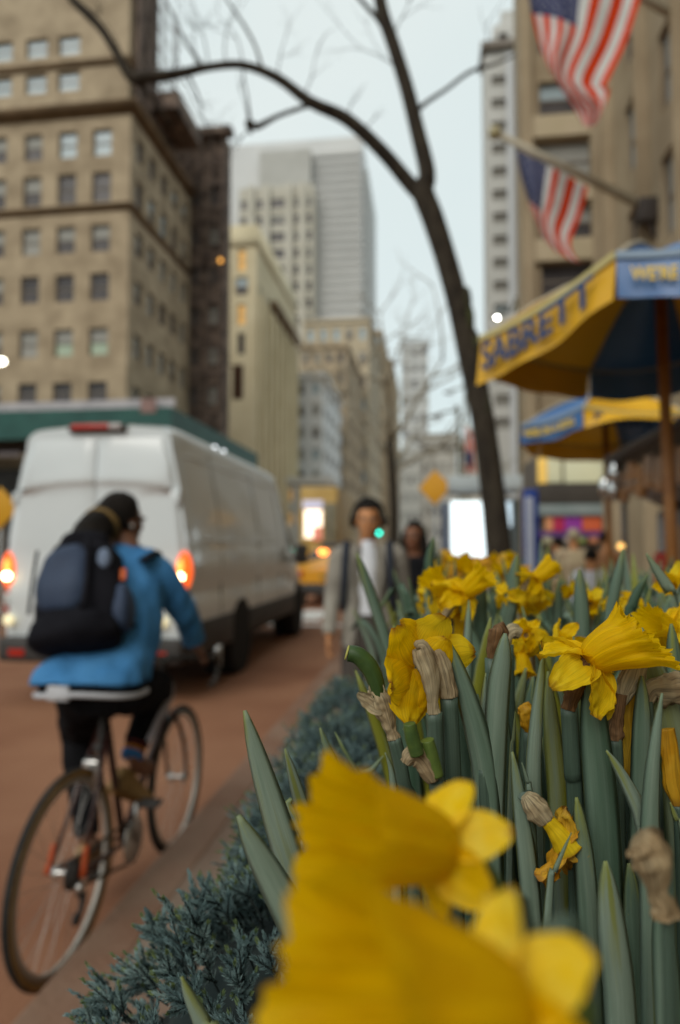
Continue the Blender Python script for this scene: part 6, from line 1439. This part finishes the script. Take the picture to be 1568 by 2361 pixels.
# ------------------------------------------------------------ soft blooms farther back
def back_bloom(label, px, py, Y, ax, s, seed, droop=False, tr=True, m=None):
    p = at(px, py, Y); r = plant(label, p); d = V(ax).normalized()
    s *= .8; flower(r, p, d, s, .8, .3, .7, seed=seed, neck=False, tr=tr, pm=m, frill=.8, crump=.35, flare=.002, tl=.034)
    b = p - d * .03 * s; mb = MB(); crumple_tube(mb, [p - d * .004, p - d * .02 * s, b - d * .012 + V((0, 0, -.012)), b - d * .012 + V((0, 0, -.04))], [.007 * s, .0045 * s, .005 * s, .0042 * s], .5, seed, .2); mb.build('spathe', M_PAPER, r)
    e = b - d * .012 + V((0, 0, -.038)); stem(r, [V((e.x + .02, e.y + .01, PZ - .06)), e - V((-.01, 0, .15)), e], .0045, .35)
X_, Z_ = RGT, V((0, 0, 1))
back_bloom('soft yellow daffodil pair, left bloom, below the lit panel', 1022, 1362, .78, -FWD * .5 + Z_ * .5 - X_ * .5, 1.1, 1.5)
back_bloom('soft yellow daffodil pair, right bloom, below the lit panel', 1074, 1366, .74, X_ * .5 + Z_ * .55 - FWD * .3, 1.2, 2.5)
back_bloom('soft yellow daffodil bloom hanging downward under the pair', 1060, 1420, .80, -Z_ + X_ * .2 - FWD * .3, 1.0, 3.4)
back_bloom('narrow yellow daffodil at the left rim of the soft blooms', 968, 1352, .92, -X_ + Z_ * .3, .9, 4.5, tr=False)
back_bloom('soft yellow daffodil under a dark blade left of the pair', 984, 1420, .95, -X_ * .4 - Z_, .8, 5.5, tr=False)
back_bloom('soft yellow daffodil between two blue grey blades', 1166, 1372, .82, -X_ * .6 - FWD + Z_ * .1, .8, 6.5, tr=False)
back_bloom('soft yellow daffodil with raised petal just right of the banner sign', 1236, 1334, .84, X_ * .8 + Z_ * .6, 1.1, 7.5)
back_bloom('soft yellow daffodil cut by a stem beneath the raised petal', 1228, 1385, .88, -FWD + X_ * .2, .9, 8.5)
back_bloom('soft slim yellow daffodil left of the tall middle blade', 1300, 1380, .9, X_ * .3 - Z_ - FWD * .2, .95, 9.5, tr=False)
back_bloom('soft yellow daffodil low between the tall blades and the frilled bloom', 1362, 1392, .85, -X_ * .4 - FWD, .8, 10.5)
back_bloom('soft yellow daffodil just over the frilled trumpet', 1432, 1372, .8, Z_ - X_ * .3 - FWD * .4, .85, 11.5, tr=False)
back_bloom('soft yellow daffodil facing left at the right edge', 1546, 1448, .62, -X_ * .8 + Z_ * .25 - FWD * .4, 1.1, 12.5)
back_bloom('soft amber daffodil below it at the right edge', 1538, 1510, .66, -Z_ - X_ * .3 - FWD * .3, 1., 13.5, tr=False)
back_bloom('yellow scrap of a daffodil at the far right under the leaning blade', 1572, 1345, .7, -X_ - FWD * .5, .9, 14.5)
back_bloom('soft yellow daffodil in pieces left of the brown sheath, upper one', 1212, 1464, .66, -X_ * .5 - FWD + Z_ * .4, .75, 15.5)
back_bloom('soft yellow daffodil hanging below the one in pieces', 1202, 1510, .64, -Z_ - FWD * .6, .75, 16.5)
back_bloom('soft yellow daffodil beside the frilled bloom, behind its left petal', 1296, 1488, .6, -Z_ * .4 - X_ - FWD * .3, .8, 17.5, tr=False)
back_bloom('soft yellow daffodil behind the right petal of the frilled bloom', 1450, 1500, .56, X_ * .8 - Z_ * .6, .95, 18.5)
for i, (px, py, Y) in enumerate(((1036, 1288, 1.6), (1084, 1296, 1.5), (1100, 1310, 1.3), (1172, 1292, 1.5), (1160, 1318, 1.35), (1060, 1312, 1.4), (1190, 1322, 1.25), (1024, 1312, 1.5), (1138, 1296, 1.8))):
    back_bloom('very soft dark gold daffodil in the far row of blooms before the trunk', px, py, Y, V((RS.uniform(-1, 1), -.7, RS.uniform(-.6, .8))), .95, 20.5 + i, m=M_ORANGE)

# ------------------------------------------------------------ plain leafy plants filling the bed
protos = []
for v in range(7):
    r = thing('daffodil_plant', 'daffodil plant of plain green strap leaves filling the bed between the blooms', 'daffodil', (0, 0, 0), 'leafy daffodil plants filling the bed'); kids = []
    rs = random.Random(100 + v)
    for k in range(rs.choice((5, 6, 7))):
        a = rs.uniform(0, 2 * PI); h = rs.uniform(.34, .47); ln = rs.uniform(.02, .09); bx, by = rs.gauss(0, .018), rs.gauss(0, .018); dx, dy = cos(a) * ln, sin(a) * ln
        mb = MB(); yw = rs.uniform(-.9, .9)
        top = [V((bx + dx * .5, by + dy * .5, h * .78)), V((bx + dx, by + dy, h))]
        if rs.random() < .3: top = [V((bx + dx * .5, by + dy * .5, h * .74)), V((bx + dx * 1.1, by + dy * 1.1, h * .90)), V((bx + dx + cos(a) * .045, by + dy + sin(a) * .045, h * rs.uniform(.80, .90)))]
        leaf_mesh(mb, [V((bx, by, 0)), V((bx + dx * .15, by + dy * .15, h * .4))] + top, rs.uniform(.011, .017), V((cos(yw), sin(yw), 0)), rs.choice((.1, .2, .28, .35, .45, .5, .62, .9)), .2, rs.uniform(-.8, .8), .35, n=14)
        kids.append(mb.build('leaf', M_LEAF, r))
    protos.append((r, kids))
first = [True] * 7; rs = random.Random(55); spots = []
for i in range(150):
    Y = .54 + 1.65 * (rs.random() ** 1.3); x0, x1 = .034 - .06 * Y, .50 * Y + .16
    spots.append((rs.uniform(x0, x1), Y))
for (X, Y) in spots:
    v = rs.randrange(7); r, kids = protos[v]
    ytip = 1500 - 190 * min(1, (Y - .5) / .7) + rs.uniform(-30, 90); top = H - (ytip - 1266) / 1568 * Y; s = max(.5, (top - PZ + .06) / .44)
    if first[v]: c = r; first[v] = False
    else:
        c = r.copy(); col.objects.link(c)
        for k in kids:
            q = k.copy(); col.objects.link(q); q.parent = c
    c.location = (X, Y, PZ - .06); c.rotation_euler = (0, 0, rs.uniform(-.9, .9) + (PI if rs.random() < .5 else 0)); c.scale = (1, 1, s)

# ------------------------------------------------------------ junipers
M_NEED = plant_mat('juniper needle', [(.2, (.055, .092, .092)), (.45, (.118, .19, .195)), (.65, (.175, .265, .265)), (.85, (.25, .34, .32))], vein=2., trans=.1, rough=.55, streak=.15, bump=.1)
M_TIP = plant_mat('juniper fresh tip', [(.2, (.07, .12, .06)), (.5, (.11, .17, .08)), (.85, (.17, .22, .09))], vein=2., trans=.15, rough=.55, streak=.1, bump=.1)
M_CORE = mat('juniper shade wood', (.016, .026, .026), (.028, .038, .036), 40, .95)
def juniper(label, c, r, nsh, need, seed, L=.05, nl=.0075, nw=.0016):
    rs = random.Random(seed); c = V(c); root = thing('juniper', label, 'juniper', (c.x, c.y, PZ - .05), 'blue junipers along the planter edge')
    mb = MB(); mb.ell(c, (r[0] * .74, r[1] * .78, r[2] * .72), 20, 12, fn=lambda q: q * (1 + .12 * noise.noise(q * 16))); mb.build('inner_mass', M_CORE, root)  # added dark mass that fills the shaded inside of the shrub
    mb = MB(); sb = MB()
    def shoot(p, d, L, tone):
        s, u, d = basis(d); n = need
        sb.tube([p - d * L * .2, p + d * L * .9], [.0011, .0006], 4, cap=False)
        for k in range(n):
            t = (k + rs.random() * .6) / n; a = k * 2.4 + rs.uniform(-.3, .3); tip = t > .8
            op = .72 - .55 * t ** 2.2; rad = s * cos(a) + u * sin(a)
            q = p + d * L * t; nd = (d * cos(op) + rad * sin(op)).normalized(); sd = nd.cross(rad).normalized() if abs(nd.dot(rad)) < .99 else s
            ll = nl * rs.uniform(.8, 1.15) * (1 - .3 * t); tn = tone + rs.uniform(-.12, .12) + .12 * t
            i = [mb.add(q, (0, 0, tn)), mb.add(q + nd * ll * .45 + sd * nw * .5 + rad * nw * .2, (0, .4, tn)), mb.add(q + nd * ll, (0, 1, tn + .1)), mb.add(q + nd * ll * .45 - sd * nw * .5 + rad * nw * .2, (0, .4, tn))]
            mb.face(i, 1 if (t > .86 and tone > .5) else 0)
    cnt = 0
    while cnt < nsh:
        th = rs.uniform(0, 2 * PI); z = rs.uniform(-.7, 1); q = math.sqrt(max(0, 1 - z * z)); n = V((q * cos(th), q * sin(th), z))
        bump = 1 + .2 * noise.noise(n * 2.3 + V((seed, 0, 0)))
        p = c + V((n.x * r[0], n.y * r[1], n.z * r[2])) * bump * rs.uniform(.82, 1.0)
        d = (V((n.x / r[0], n.y / r[1], n.z / r[2])).normalized() * .8 + V((-.25, -.15, .35)) + V((rs.gauss(0, .25), rs.gauss(0, .25), rs.gauss(0, .25)))).normalized()
        tone = rs.uniform(.3, .75); shoot(p, d, L * rs.uniform(.8, 1.25), tone); cnt += 1
        s, u, _ = basis(d)
        for k in range(4):
            a = k * 1.57 + rs.uniform(0, 1.2); dd = (d + (s * cos(a) + u * sin(a)) * rs.uniform(.55, .95)).normalized()
            shoot(p + d * L * rs.uniform(.05, .55), dd, L * rs.uniform(.4, .65), tone + rs.uniform(-.1, .15)); cnt += 1
    f = mb.build('foliage', [M_NEED, M_TIP], root); sb.build('twigs', M_CORE, root)['kind'] = 'stuff'
juniper('nearest blue green juniper shrub with sharp needles at the bottom left', (-.12, .61, 1.05), (.162, .20, .135), 2600, 42, 1, L=.042, nl=.0085, nw=.0021)
juniper('second blue green juniper shrub beside the near daffodil trumpets', (-.115, .93, 1.035), (.140, .21, .15), 2200, 34, 2, nl=.0085, nw=.0023)
juniper('third juniper shrub half hidden by the pale daffodil blades', (-.16, 1.33, 1.0), (.135, .22, .14), 1500, 28, 3, nl=.009, nw=.0026)
juniper('farthest rounded juniper shrub near the end of the planter, soft', (-.185, 1.78, .985), (.125, .26, .155), 1500, 26, 4, nl=.010, nw=.003)
# ------------------------------------------------------------ light, sky, camera
w = bpy.data.worlds.new('World'); sc.world = w; w.use_nodes = True
nt = w.node_tree; N = nt.nodes; L = nt.links; bg = N['Background']
SUN_EL, SUN_AZ = math.radians(42), math.radians(198)
sky = N.new('ShaderNodeTexSky'); sky.sky_type = 'NISHITA'; sky.sun_disc = False; sky.sun_elevation = SUN_EL; sky.sun_rotation = SUN_AZ; sky.air_density = 1.2; sky.dust_density = 4.; sky.ozone_density = 1.
tc = N.new('ShaderNodeTexCoord'); nz = N.new('ShaderNodeTexNoise'); nz.inputs['Scale'].default_value = 2.2; nz.inputs['Detail'].default_value = 5
L.new(tc.outputs['Generated'], nz.inputs['Vector'])
rp = N.new('ShaderNodeValToRGB'); rp.color_ramp.elements[0].position = .35; rp.color_ramp.elements[1].position = .65
rp.color_ramp.elements[0].color = (5.5, 6.3, 6.25, 1); rp.color_ramp.elements[1].color = (6.1, 6.65, 6.45, 1)
L.new(nz.outputs['Fac'], rp.inputs['Fac'])
mx = N.new('ShaderNodeMix'); mx.data_type = 'RGBA'; mx.inputs['Factor'].default_value = .88
L.new(sky.outputs['Color'], mx.inputs['A']); L.new(rp.outputs['Color'], mx.inputs['B']); L.new(mx.outputs['Result'], bg.inputs['Color'])
bg.inputs['Strength'].default_value = .10
sl = bpy.data.lights.new('sun', 'SUN'); sl.energy = 1.05; sl.angle = math.radians(35); sl.color = (1, .95, .87)
so = bpy.data.objects.new('sun', sl); col.objects.link(so)
sd = V((sin(SUN_AZ) * cos(SUN_EL), cos(SUN_AZ) * cos(SUN_EL), sin(SUN_EL)))
so.rotation_euler = sd.to_track_quat('Z', 'Y').to_euler(); so.location = (0, 0, 60)
cd = bpy.data.cameras.new('camera'); cam = bpy.data.objects.new('camera', cd); col.objects.link(cam); sc.camera = cam
cam.location = CAM; M = Matrix(((RGT.x, UPV.x, -FWD.x, 0), (RGT.y, UPV.y, -FWD.y, 0), (RGT.z, UPV.z, -FWD.z, 0), (0, 0, 0, 1))); cam.rotation_euler = M.to_euler()
cd.sensor_fit = 'HORIZONTAL'; cd.sensor_width = 24; cd.lens = 24; cd.clip_start = .01; cd.clip_end = 5000
cd.dof.use_dof = True; cd.dof.focus_distance = .45; cd.dof.aperture_fstop = 3.8; cd.dof.aperture_blades = 0
sc.view_settings.view_transform = 'Standard'; sc.view_settings.look = 'None'; sc.view_settings.exposure = .48; sc.view_settings.gamma = 1; sc.view_settings.use_curve_mapping = False
sc.render.engine = 'CYCLES'; sc.cycles.use_denoising = True; sc.cycles.max_bounces = 8; sc.cycles.diffuse_bounces = 4; sc.cycles.glossy_bounces = 3; sc.cycles.transmission_bounces = 4; sc.cycles.caustics_reflective = False; sc.cycles.caustics_refractive = False
sc.cycles.sample_clamp_indirect = 6
